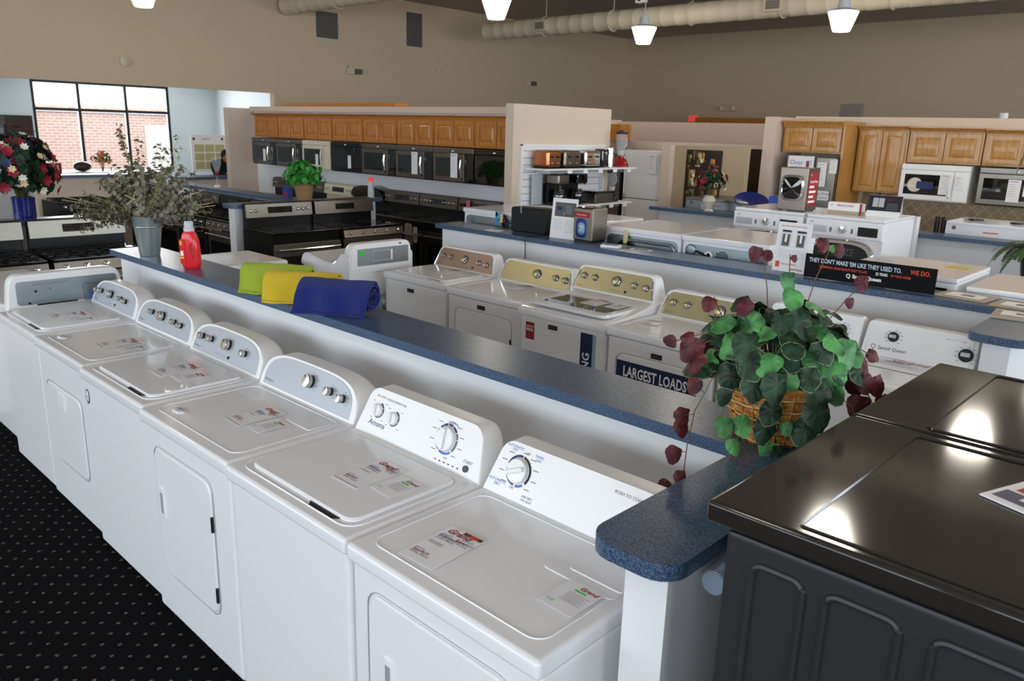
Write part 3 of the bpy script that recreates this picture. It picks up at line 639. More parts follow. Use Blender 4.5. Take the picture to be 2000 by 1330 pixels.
# ---------------------------------------------------------------- printed cards on the machines
def card(label, x, y, z, rot, w=.12, hgt=.2, kind='red', group='price cards on the white machines', clear=True):
    root = thing('price_card', label, 'price card', (x, y, z), rot, group)
    MB().box(-w/2, w/2, -hgt/2, hgt/2, .0, .0015).obj('sheet', 'paper_gloss', root)
    if clear: MB().box(-w/2-.008, w/2+.01, -hgt/2-.012, hgt/2+.006, .0016, .0024).obj('sleeve', 'plastic_clear', root)
    b = MB(); o = Vector((0, 0, .0026))
    def T(s, size, px, py, m, **k): b.text(s, size, o+Vector((px, py, 0)), X, Y, m, ext=.0001, **k)
    if kind == 'red':
        T('Grand', w*.26, -w*.42, hgt*.33, 'ink_red', shear=.35, bold=.0007)
        T("grand's", w*.10, w*.14, hgt*.37, 'ink_lightblue'); T('Super', w*.13, w*.02, hgt*.28, 'ink_red', bold=.0004); T('BUY', w*.12, w*.31, hgt*.28, 'ink_grey', bold=.0003); T('SPECIAL', w*.09, w*.12, hgt*.22, 'ink_grey')
        T("grand's", w*.11, -w*.42, hgt*.2, 'ink_lightblue'); T('EVERYDAY', w*.11, -w*.42, hgt*.14, 'ink_navy', bold=.0003); T('LOW PRICE', w*.10, -w*.42, hgt*.08, 'ink_grey')
        T("grand's", w*.09, -w*.42, -hgt*.24, 'ink_lightblue'); T('SuperBUY', w*.11, -w*.42, -hgt*.30, 'ink_red', bold=.0003); T('FINAL PRICE', w*.10, -w*.42, -hgt*.36, 'ink_grey')
        b.rect(-w/2, w/2, -hgt*.47, -hgt*.46, o, X, Y, 'ink_red', h=.0001); b.rect(-w*.42, -w*.05, hgt*.0, hgt*.012, o, X, Y, 'ink_grey', h=.0001)
    elif kind == 'photo':
        T('Grand', w*.26, -w*.42, hgt*.33, 'ink_red', shear=.35, bold=.0007); T("grand's", w*.10, w*.14, hgt*.3, 'ink_lightblue'); T('Super', w*.13, w*.02, hgt*.22, 'ink_red', bold=.0004); T('BUY', w*.12, w*.31, hgt*.22, 'ink_grey'); T('SPECIAL', w*.09, w*.12, hgt*.16, 'ink_grey')
        T("grand's", w*.11, -w*.42, hgt*.24, 'ink_lightblue'); T('EVERYDAY', w*.11, -w*.42, hgt*.18, 'ink_navy', bold=.0003); T('LOW PRICE', w*.10, -w*.42, hgt*.12, 'ink_grey')
        T("grand's", w*.09, -w*.42, -hgt*.24, 'ink_lightblue'); T('SuperBUY', w*.11, -w*.42, -hgt*.30, 'ink_red', bold=.0003); T('FINAL PRICE', w*.10, -w*.42, -hgt*.36, 'ink_grey')
        b.rect(-w*.05, w*.48, hgt*.42, hgt*.49, o, X, Y, 'brown_photo', h=.0001); b.rect(w*.14, w*.36, hgt*.42, hgt*.49, o, X, Y, 'ink_orange', h=.00015)
        for k, c in enumerate((.02, -.02)): b.rect(-w*.42, w*.0, hgt*c, hgt*(c+.01), o, X, Y, 'ink_grey', h=.0001)
    else:
        T('Grand', w*.2, -w*.1, hgt*.3, 'ink_red', shear=.3, bold=.0004); b.rect(-w*.15, w*.2, hgt*.2, hgt*.25, o, X, Y, 'ink_green' if kind == 'green' else 'ink_blue', h=.0001)
        for k in range(7): b.rect(-w*.2, w*(.3 if k % 2 else .4), hgt*(.12-.05*k), hgt*(.128-.05*k), o, X, Y, 'ink_grey', h=.0001)
        T('SALE', w*.1, -w*.42, -hgt*.35, 'ink_green' if kind == 'green' else 'ink_grey')
    b.obj('print', 'ink_grey', root, recalc=False)
ZL, ZP = .928, .9185
card('price card with a brown picture strip, left on the nearest dryer top', .922, .165, ZP, .05, .13, .205, 'photo')
card('small product card on the nearest dryer top, beside the white end wall', 1.325, .235, ZP, -.02, .105, .135, 'green')
card('large price card lying on the lid of the washer with navy script', .418, .295, ZL, .0, .125, .205, 'red')
card('small green printed card beside the large one on the washer with navy script', .552, .30, ZL, -.05, .11, .13, 'green')
card('large price card on the top of the dryer with black hinges', -.34, .30, ZP, -.02, .12, .20, 'red')
card('small card on the top of the dryer with black hinges', -.215, .285, ZP, -.06, .10, .13, 'green')
card('large price card on the lid of the third washer', -1.10, .33, ZL, -.03, .12, .2, 'red')
card('small blue printed card on the lid of the third washer', -.965, .33, ZL, -.08, .10, .13, 'blue')
card('large price card on the oval-badged dryer by the far washer', -1.76, .32, ZP, -.04, .12, .2, 'red')
card('small card on the oval-badged dryer by the far washer', -1.63, .33, ZP, -.08, .10, .13, 'green')
card('large price card on the far-end washer lid of the front row', -2.52, .33, ZL, -.04, .12, .2, 'red')
card('small card on the far-end washer lid of the front row', -2.38, .35, ZL, -.1, .10, .13, 'green')
card('price card on the washer with the bronze panel', -2.28, 3.06, ZL, 0, .12, .2, 'red', 'price cards on the second row')
card('small card on the washer with the bronze panel', -2.12, 3.06, ZL, 0, .1, .13, 'green', 'price cards on the second row')
card('price card on the dryer with the bright gold panel', -1.5, 3.05, ZP, 0, .12, .2, 'photo', 'price cards on the second row')
card('price card lying on the dark glass washer lid', -.72, 2.96, .9505, 0, .13, .2, 'red', 'price cards on the second row')
card('small card lying on the dark glass washer lid', -.56, 2.96, .9505, 0, .1, .13, 'blue', 'price cards on the second row')
card('price card on the LARGEST LOADS dryer top, near the leaves', .12, 2.98, ZP, 0, .13, .22, 'red', 'price cards on the second row')
card('red-edged small card on the left of the LARGEST LOADS dryer top', -.22, 2.88, ZP, .2, .1, .12, 'red', 'price cards on the second row')
card('sheet with four dark pictures on the top of the dryer with two dark dials', 1.15, 2.98, .9435, 0, .34, .2, 'blue', 'price cards on the second row')
card('small card on the washer behind the leafy basket', .72, 2.95, .9575, 0, .12, .14, 'green', 'price cards on the second row')
def tent():
    root = thing('brochure', 'glossy red and blue brochure lying on the nearest dark machine', 'brochure', (2.16, .55, 1.3805), -.35)
    MB().box(-.05, .05, -.07, .07, 0, .003).obj('cover', 'paper_gloss', root)
    b = MB(); b.rect(-.04, .04, -.05, .0, (0, 0, .0031), X, Y, 'ink_navy'); b.rect(-.03, .03, .01, .055, (0, 0, .0031), X, Y, 'ink_red'); b.rect(.0, .035, -.03, .02, (0, 0, .0035), X, Y, 'ink_white'); b.obj('print', 'ink_navy', root, recalc=False)
tent()
# ---------------------------------------------------------------- things on the front countertop
def towel(name, label, m, A, B, R, turns=3.2, reach=.10, seed=1, L0=0, zt=1.1612):
    """a rolled towel: spiral band along A-B, its loose end draping down the front side and out over the countertop"""
    A = Vector(A); B = Vector(B); ax = (B-A); L = ax.length; ax.normalize(); lat = Z.cross(ax).normalized()*-1   # lat points to the front (-Y side)
    if lat.y > 0: lat = -lat
    t = .013; n = int(turns*30); s1 = []; s2 = []
    for k in range(n+1):
        f = k/n; a = (f-1)*turns*2*PI+PI*.5; r = .020+(R-.020)*f; q = r-t*.72
        s1.append((r*math.cos(-a+PI), r*math.sin(a))); s2.append((q*math.cos(-a+PI), q*math.sin(a)))
    # spiral ends at the top heading to the front (+x here); drape
    zc = A.z-zt
    dr = [(R*.35, R*.97), (R*.68, R*.80), (R*.93, R*.48), (R*1.05, R*.1), (R*1.10, -R*.35), (R*1.16, -zc*.72), (R*1.20, -zc*.88), (R*1.26, -zc+.014), (R*1.32+reach, -zc+.013)]
    di = [(R*.33, R*.97-t), (R*.60, R*.80-t), (R*.82, R*.45), (R*.93, R*.08), (R*.97, -R*.36), (R*1.02, -zc*.74), (R*1.06, -zc*.95), (R*1.2, -zc+.001), (R*1.32+reach, -zc+.001)]
    loop = s1+dr+(s2+di)[::-1]; N2 = len(loop); h = N2//2; NS = 26; secs = []
    for j in range(NS+1):
        f = j/NS; c = A+ax*(L*f); sec = []
        for i, (x, y) in enumerate(loop):
            kk = i if i < h else N2-1-i; edge = kk > n
            w = 1+.022*math.sin(6*f+kk*.13+seed)+.014*math.sin(19*f+kk*.37+seed)
            bulge = .010*math.sin(13*f+seed*2)*(1 if edge and kk < N2 else 0)
            zz = y*w
            if kk > n+5: zz = y; w = 1
            sec.append(c+lat*(x*w+(bulge if kk > n+3 else 0))+Z*zz+ax*((.010*math.sin(kk*.21+seed)+.006*math.sin(kk*.53)) if j in (0, NS) else 0))
        secs.append(sec)
    b = MB(); b.loft(secs, cap0=False, cap1=False); b.bm.verts.ensure_lookup_table()
    for s0 in (0, NS*N2):
        for k in range(h-1):
            try: b.bm.faces.new((b.bm.verts[s0+k], b.bm.verts[s0+k+1], b.bm.verts[s0+N2-2-k], b.bm.verts[s0+N2-1-k]))
            except ValueError: pass
    o = b.obj(name, m, sharp=70); tag(o, label, 'towel', 'rolled towels on the front countertop'); return o
towel('rolled_towel', 'rolled royal blue towel on the countertop, nearest of the three', 'towel_blue', (-.935, .895, 1.242), (-.635, 1.095, 1.242), .079, reach=.0, seed=1)
towel('rolled_towel', 'rolled yellow towel between the blue and the green one', 'towel_yellow', (-1.235, .895, 1.238), (-.93, 1.11, 1.238), .075, reach=.0, seed=3)
towel('rolled_towel', 'rolled lime green towel, farthest of the three', 'towel_green', (-1.53, .91, 1.238), (-1.215, 1.13, 1.238), .075, reach=.0, seed=5)
def bottle():
    root = thing('detergent_bottle', 'red laundry detergent bottle with a grey cap', 'bottle', (-2.33, .99, 1.1605), math.radians(38))
    secs = []
    for z, a, c, dx in ((0, .045, .030, 0), (.01, .052, .036, 0), (.03, .055, .038, 0), (.12, .055, .038, 0), (.17, .052, .037, -.002), (.205, .042, .034, -.004), (.22, .032, .03, -.004), (.228, .028, .028, -.004)):
        secs.append([Vector((dx+a*math.copysign(abs(math.cos(t))**.7, math.cos(t)), c*math.copysign(abs(math.sin(t))**.7, math.sin(t)), z)) for t in [2*PI*k/28 for k in range(28)]])
    MB().loft(secs).obj('body', 'bottle_red', root, sharp=50)
    b = MB(); b.lathe([(.031, .226), (.031, .246), (.026, .25), (.025, .283), (.022, .287), (0, .287)], (-.004, 0, 0), Z, 24)
    for k in range(18): a = 2*PI*k/18; b.box(-.001, .001, -.001, .001, .25, .28, M=Matrix.Translation((-.004+.0255*math.cos(a), .0255*math.sin(a), 0)))
    b.obj('cap', 'cap_grey', root)
    # handle loop: raised grip with a hollow
    pts = [Vector((.022+.014*math.cos(t), -.0375, .115+.042*math.sin(t))) for t in [2*PI*k/24 for k in range(24)]]
    MB().tube(pts+[pts[0]], .005, 8).obj('grip_rim', 'bottle_red', root)
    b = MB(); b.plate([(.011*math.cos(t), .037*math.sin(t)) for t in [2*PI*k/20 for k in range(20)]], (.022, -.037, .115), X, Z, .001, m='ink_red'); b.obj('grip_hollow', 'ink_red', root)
    b = MB(); o = Vector((-.052, -.0385, .03)); b.rect(0, .035, 0, .15, o, X, Z, 'bottle_red', h=.0005); b.rect(.004, .022, .05, .08, o, X, Z, 'ink_white', h=.001); b.rect(.002, .024, .032, .044, o, X, Z, 'ink_yellow', h=.001); b.rect(.002, .016, .115, .14, o, X, Z, 'ink_yellow', h=.001)
    b.obj('label_print', 'ink_white', root, recalc=False)
bottle()
def leafdisc(b, c, n, up, r, m=None, k=7, el=1.25, cup=.15):
    n = n.normalized(); t = up-n*up.dot(n)
    t = (t if t.length > .01 else n.orthogonal()).normalized(); s = n.cross(t); pts = [c+n*0]
    for j in range(k): a = 2*PI*j/k; pts.append(c+t*(math.cos(a)*r*el)+s*math.sin(a)*r+n*cup*r)
    b.faces(pts, [(0, 1+j, 1+(j+1) % k) for j in range(k)], m)
def arc(p, d, L, n=8, sag=.3, rnd=random):
    pts = [Vector(p)]; d = Vector(d).normalized()
    for k in range(n): d = (d+Vector((0, 0, -sag/n))).normalized(); pts.append(pts[-1]+d*L/n)
    return pts
def rdir(rnd, zmin, zmax):
    a = rnd.uniform(0, 2*PI); z = rnd.uniform(zmin, zmax); q = math.sqrt(max(0, 1-z*z)); return Vector((q*math.cos(a), q*math.sin(a), z))
def dried():
    root = thing('dried_bouquet', 'large bouquet of grey dried eucalyptus and olive sprigs standing in the metal vase', 'dried flowers', (-2.95, .99, 1.16))
    rnd = random.Random(4); S_ = MB()
    top = Vector((0, 0, .22))
    Rv = Vector((.727, .687, 0)); Fv = Vector((-.687, .727, 0))
    def sprig(pts, kind, dens=5, k0=1, foot=True):
        nm, lm, sc = {'e': ('eucalyptus_sprig', 'eucalyptus', 1), 'o': ('olive_sprig', 'dried_olive', .6), 'm': ('mauve_sprig', 'dried_mauve', .6), 'c': ('cream_sprig', 'dried_cream', .6)}[kind]
        b = MB(); b.tube(([Vector((rnd.uniform(-.03, .03), rnd.uniform(-.03, .03), .03))] if foot else [])+pts, .0016, 4, m='dried_cream')
        for k in range(k0, len(pts)):
            ax = (pts[k]-pts[k-1]).normalized()
            for j in range(dens):
                o = rdir(rnd, -1, 1); o = (o-ax*o.dot(ax)).normalized(); r = rnd.uniform(.009, .016)*sc
                leafdisc(b, pts[k]+o*rnd.uniform(.008, .026)+ax*rnd.uniform(-.02, .02), o*.6+ax+rdir(rnd, -1, 1)*.5, o, r, lm, k=6)
        b.obj(nm, lm, root, recalc=False)
    for i in range(88):
        q = rnd.uniform(-1, 1); fz = rnd.uniform(-.55, .55)
        d = Rv*q*1.5+Fv*fz+Z*(rnd.uniform(.12, .75) if abs(q) > .45 else rnd.uniform(.5, 1.4))
        typ = rnd.random()
        sprig(arc(top+Vector((rnd.uniform(-.04, .04), rnd.uniform(-.04, .04), rnd.uniform(-.02, .02))), d, rnd.uniform(.22, .45), 9, .35), 'e' if typ < .75 else 'o' if typ < .88 else 'm', 8)
    for dx, dz, L, kk in ((-.12, 1, .62, 'o'), (-.16, 1.1, .56, 'e'), (.02, 1, .5, 'm'), (.1, 1, .5, 'e'), (.22, .9, .60, 'o'), (.30, .95, .56, 'c'), (-.02, 1, .53, 'm'), (-.1, .95, .58, 'e'), (.17, 1, .48, 'e')):
        sprig(arc(top, Rv*dx*1.7+Z*dz+Fv*rnd.uniform(-.1, .1), L, 8, .12), kk, 7, 3)
    for q in (-.95, -.85, 1.0, .9, .6): S_.tube(arc(top, Rv*q+Z*.42+Fv*-.2, .52, 8, .25), .0022, 4)
    for k in range(5): a = k*1.3; S_.tube([Vector((-.02, 0, .38))-Fv*.14, Vector((-.02, 0, .38))-Fv*.15+Rv*.06*math.cos(a)+Z*.05*math.sin(a)], .004, 5)
    S_.obj('grass_stems', 'dried_cream', root)
    v = thing('metal_vase', 'tapered galvanised metal vase holding the dried bouquet', 'vase', (-2.95, .99, 1.16))
    b = MB(); b.lathe([(.0, 0.002), (.060, 0), (.062, .004), (.088, .19), (.091, .192), (.091, .197), (.089, .2), (.098, .262), (.094, .262), (.084, .19), (.056, .01), (0, .01)], seg=40, cap0=False, cap1=False); b.obj('bucket', 'galv_vase', v)
    MB().lathe([(.097, .258), (.101, .26), (.101, .266), (.097, .268), (.094, .262)], seg=40, cap0=False, cap1=False).obj('rim', 'chrome', v)
    MB().lathe([(.0885, .19), (.0925, .193), (.0885, .197)], seg=40, cap0=False, cap1=False).obj('band', 'chrome', v)
dried()
def bigleaf(b, c, n, up, r, m, rnd, heart=True, edge=None):
    """serrated, slightly cupped leaf with raised veins"""
    n = n.normalized(); t = up-n*up.dot(n); t = (t if t.length > .01 else n.orthogonal()).normalized(); s = n.cross(t); K = 26
    ring = []; mid = []
    for j in range(K):
        a = 2*PI*j/K
        rr = r*(1+.06*math.cos(a)+.32*max(0, math.cos(a))**8+(.045 if j % 2 else -.01)) if heart else r*(1+.05*math.sin(3*a)+(.03 if j % 2 else -.02))
        if heart and abs(a-PI) < .5: rr *= .72+.2*abs(a-PI)
        zz = (.16+.16*math.sin(c.x*90))*r*math.cos(2*a)-.2*r+.10*r*math.sin(4*a+c.x*60+c.z*40)
        ring.append(c+t*math.cos(a)*rr*1.12+s*math.sin(a)*rr+n*zz)
        mid.append(c+t*math.cos(a)*rr*.58+s*math.sin(a)*rr*.55+n*(.10*r*(1 if j % 3 == 0 else -.45)))
    b.faces([c]+mid+ring, [(0, 1+j, 1+(j+1) % K) for j in range(K)]+[(1+j, 1+K+j, 1+K+(j+1) % K, 1+(j+1) % K) for j in range(K)], m)
    if edge:
        b.tube([ring[j]+n*.0006 for j in range(0, K, 2)]+[ring[0]+n*.0006], .0008, 4, m=edge)
def basket_plant():
    C0 = Vector((1.42, 1.045, 1.1605))
    v = thing('wicker_basket', 'round woven wicker basket on the corner of the front countertop', 'basket', C0)
    b = MB(); Hh = .185; rows = 15
    def rad(z): return .106+.046*(z/Hh)
    b.lathe([(rad(z)-.004, z) for z in (0, .05, .1, .15, Hh)]+[(rad(Hh)-.010, Hh), (.09, .01), (0, .01)], seg=40, cap1=False)
    b.obj('liner', 'wicker', v)
    for pw in range(2):
        w = MB()
        for j in range(rows):
            z = .006+Hh*(j+.5)/rows*.97; pts = []
            for k in range(73):
                a = 2*PI*k/72; r = rad(z)+.0035*math.sin(12*a+(j % 2)*PI)+.001; pts.append(Vector((r*math.cos(a), r*math.sin(a), z+.0015*math.sin(5*a+j))))
            if j % 3 == 0 and pw == 1:
                w.tube(pts, .0035, 5)
            if not (j % 3 == 0) and pw == 0: 
                for q in range(72):
                    p, p2 = pts[q], pts[q+1]; o1 = Vector((0, 0, .0055)); w.faces([p-o1, p2-o1, p2+o1, p+o1], [(0, 1, 2, 3)])
        if pw == 0:
            for k in range(24):
                a = 2*PI*k/24; w.tube([Vector(((rad(z)+.001)*math.cos(a), (rad(z)+.001)*math.sin(a), z)) for z in (0, .06, .12, Hh)], .0032, 5)
        w.obj('weave' if pw == 0 else 'twisted_cord', 'wicker' if pw == 0 else 'wicker_pale', v, recalc=False)
    pts = [Vector((rad(Hh)*math.cos(2*PI*k/48), rad(Hh)*math.sin(2*PI*k/48), Hh+.002)) for k in range(49)]
    MB().tube(pts, .0065, 8).obj('rim', 'wicker', v)
    root = thing('potted_plant', 'trailing begonia with green and burgundy leaves in the wicker basket', 'plant', C0)
    rnd = random.Random(11)
    MB().sphere((0, 0, .145), .13, sc=(1, 1, .28)).obj('moss', 'moss', root)
    st = MB(); st2 = MB(); G = MB(); D = MB(); R = MB(); V = MB()
    Rv = Vector((.727, .687, 0)); Fv = Vector((.687, -.727, 0))     # image right / towards the camera
    def put(x, f, z, r, kind, nrm=None):
        c = Rv*x+Fv*f+Z*z; out = (Rv*x+Fv*f+Z*(z-.2)*.8)
        n = nrm or (out.normalized()*.8+Fv*.45+Z*.45+rdir(rnd, -1, 1)*.75)
        up = Vector((out.x, out.y, -abs(z)*.4-.1))+rdir(rnd, -1, 1)*.2
        B_ = {'g': G, 'd': D, 'r': R, 'v': V}[kind]
        bigleaf(B_, c, n, up, r, {'g': 'leaf_green', 'd': 'leaf_dark', 'r': 'leaf_burgundy', 'v': 'leaf_dark'}[kind], rnd, edge='leaf_edge' if kind == 'v' else None)
        base = Rv*x*.25+Fv*f*.3+Z*.17; mid = (c+base)/2+Z*.06
        st.tube([base, (base+mid)/2+Z*.02, mid, (mid+c)/2+Z*.015, c-n*.001], .0017, 5)
    # inner dome
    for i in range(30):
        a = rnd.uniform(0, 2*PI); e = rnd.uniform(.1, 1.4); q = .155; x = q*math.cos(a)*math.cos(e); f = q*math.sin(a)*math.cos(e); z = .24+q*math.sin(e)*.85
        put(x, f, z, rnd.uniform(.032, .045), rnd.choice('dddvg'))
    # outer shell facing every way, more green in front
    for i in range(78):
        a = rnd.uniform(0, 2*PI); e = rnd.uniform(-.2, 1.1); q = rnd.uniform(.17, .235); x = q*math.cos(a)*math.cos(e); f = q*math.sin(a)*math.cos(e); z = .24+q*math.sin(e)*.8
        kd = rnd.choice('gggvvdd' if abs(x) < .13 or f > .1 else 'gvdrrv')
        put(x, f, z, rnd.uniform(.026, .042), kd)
    for x, f, z, r, kd in ((-.19, .05, .36, .035, 'g'), (-.17, .08, .30, .036, 'g'), (-.21, .02, .24, .03, 'g'), (.17, .09, .30, .037, 'g'), (.02, .17, .25, .036, 'g'), (-.06, .18, .24, .04, 'g'), (.1, .17, .2, .03, 'g'), (-.12, .17, .21, .036, 'v'), (.05, .1, .42, .03, 'g'), (.0, .06, .44, .032, 'g'), (-.27, .04, .28, .035, 'r'), (-.26, .06, .25, .038, 'r'), (.22, .05, .26, .035, 'r'), (.2, .07, .21, .04, 'r'), (.24, .02, .18, .035, 'r'), (-.33, .03, .29, .02, 'r'), (-.28, .04, .31, .018, 'r'), (.27, 0, .26, .02, 'r'), (-.13, .05, .41, .026, 'r')):
        put(x, f, z, r, kd)
    def vine(pts, leaves, sm='stem'):
        P_ = [Rv*x+Fv*f+Z*z for x, f, z in pts]; (st2 if sm == 'brown' else st).tube(P_, .0016, 5)
        for idx, dx, dz, r, kd in leaves:
            i = int(idx); fr = idx-i; c = P_[i].lerp(P_[min(i+1, len(P_)-1)], fr)+Rv*dx+Z*dz+Fv*.01
            n = Fv+Z*.25+rdir(rnd, -1, 1)*.4; B_ = {'g': G, 'd': D, 'r': R, 'v': V}[kd]
            bigleaf(B_, c, n, -Z+Rv*dx*12, r, None, rnd, edge='leaf_edge' if kd == 'v' else None); st.tube([P_[i].lerp(P_[min(i+1, len(P_)-1)], fr), c], .0011, 4)
    for B_, m_ in ((G, 'leaf_green'), (D, 'leaf_dark'), (R, 'leaf_burgundy'), (V, 'leaf_dark')): B_.mi(m_)
    # hanging vines: over the front edge at left, in front of the basket, at right
    vine([(-.12, .1, .2), (-.22, .12, .22), (-.27, .14, .12), (-.285, .15, .02), (-.29, .155, -.08), (-.295, .16, -.16)], [(1.5, -.03, .03, .022, 'r'), (2.1, -.03, .0, .026, 'r'), (2.6, -.025, .02, .024, 'r'), (3.2, -.035, .0, .024, 'r'), (3.7, -.01, -.02, .02, 'r'), (4.1, -.05, -.01, .020, 'r'), (5, .0, .0, .014, 'r'), (4.9, -.006, .02, .010, 'g')], 'brown')
    vine([(-.1, .12, .2), (-.17, .15, .19), (-.2, .16, .12), (-.17, .17, .04), (-.16, .17, -.0)], [(2.2, .0, -.01, .026, 'g'), (2.4, .04, .01, .028, 'g'), (2.8, .015, -.02, .022, 'g'), (1.2, -.02, .0, .024, 'v')])
    vine([(-.02, .14, .2), (-.04, .17, .16), (-.045, .165, .09), (-.03, .155, .03), (-.02, .165, -.03)], [(.8, -.03, -.03, .032, 'v'), (1.9, -.03, -.01, .034, 'v'), (2.3, .02, .02, .018, 'g'), (2.9, -.03, -.01, .024, 'g'), (3.3, -.01, -.01, .038, 'd')])
    vine([(.05, .14, .2), (.06, .18, .16), (.06, .17, .1), (.075, .165, .04), (.07, .17, -.03)], [(.9, .0, -.02, .040, 'd'), (2.0, -.03, -.01, .036, 'v'), (2.6, .03, -.01, .028, 'v'), (3.3, .035, -.02, .018, 'g'), (4, -.01, 0, .022, 'g'), (3.4, -.02, .0, .026, 'd')])
    vine([(.12, .08, .2), (.2, .09, .21), (.24, .08, .16), (.28, .07, .1), (.31, .06, .05)], [(.9, .02, .0, .026, 'r'), (1.6, .03, .02, .030, 'r'), (1.9, -.02, -.03, .034, 'r'), (2.5, .03, .01, .03, 'r'), (2.9, -.02, -.02, .034, 'r'), (3.6, -.01, -.02, .024, 'd'), (4, .0, -.01, .02, 'r')], 'brown')
    vine([(.1, .1, .19), (.18, .12, .14), (.2, .12, .08), (.2, .12, .03)], [(1.5, .01, .0, .014, 'r'), (2.8, .0, -.01, .022, 'r')])
    # upright wisps
    vine([(-.05, 0, .38), (-.06, 0, .45), (-.075, 0, .52), (-.085, 0, .555)], [(3, -.02, .0, .020, 'r'), (2.9, .012, .0, .016, 'r')], 'brown')
    vine([(0, 0, .4), (.0, 0, .48), (-.005, 0, .55)], [(1.9, .01, .0, .010, 'r'), (1.0, .0, .0, .026, 'g')], 'brown')
    vine([(.06, 0, .4), (.075, 0, .48), (.10, 0, .55), (.11, 0, .58)], [(2.9, -.025, .01, .020, 'r'), (2.7, .02, .0, .018, 'r'), (2.8, .0, .0, .01, 'g')], 'brown')
    vine([(.12, 0, .35), (.17, 0, .42), (.21, 0, .47)], [(2, .0, .01, .022, 'r'), (1.0, .01, .0, .014, 'r')], 'brown')
    vine([(-.15, 0, .3), (-.19, 0, .38), (-.21, 0, .42)], [(1.7, -.02, .0, .022, 'r')], 'brown')
    st.obj('green_stems', 'stem', root); st2.obj('brown_stems', 'stem_brown', root)
    G.obj('green_leaves', 'leaf_green', root, recalc=False); D.obj('dark_leaves', 'leaf_dark', root, recalc=False); R.obj('burgundy_leaves', 'leaf_burgundy', root, recalc=False); V.obj('pale_edged_leaves', 'leaf_dark', root, recalc=False)
basket_plant()
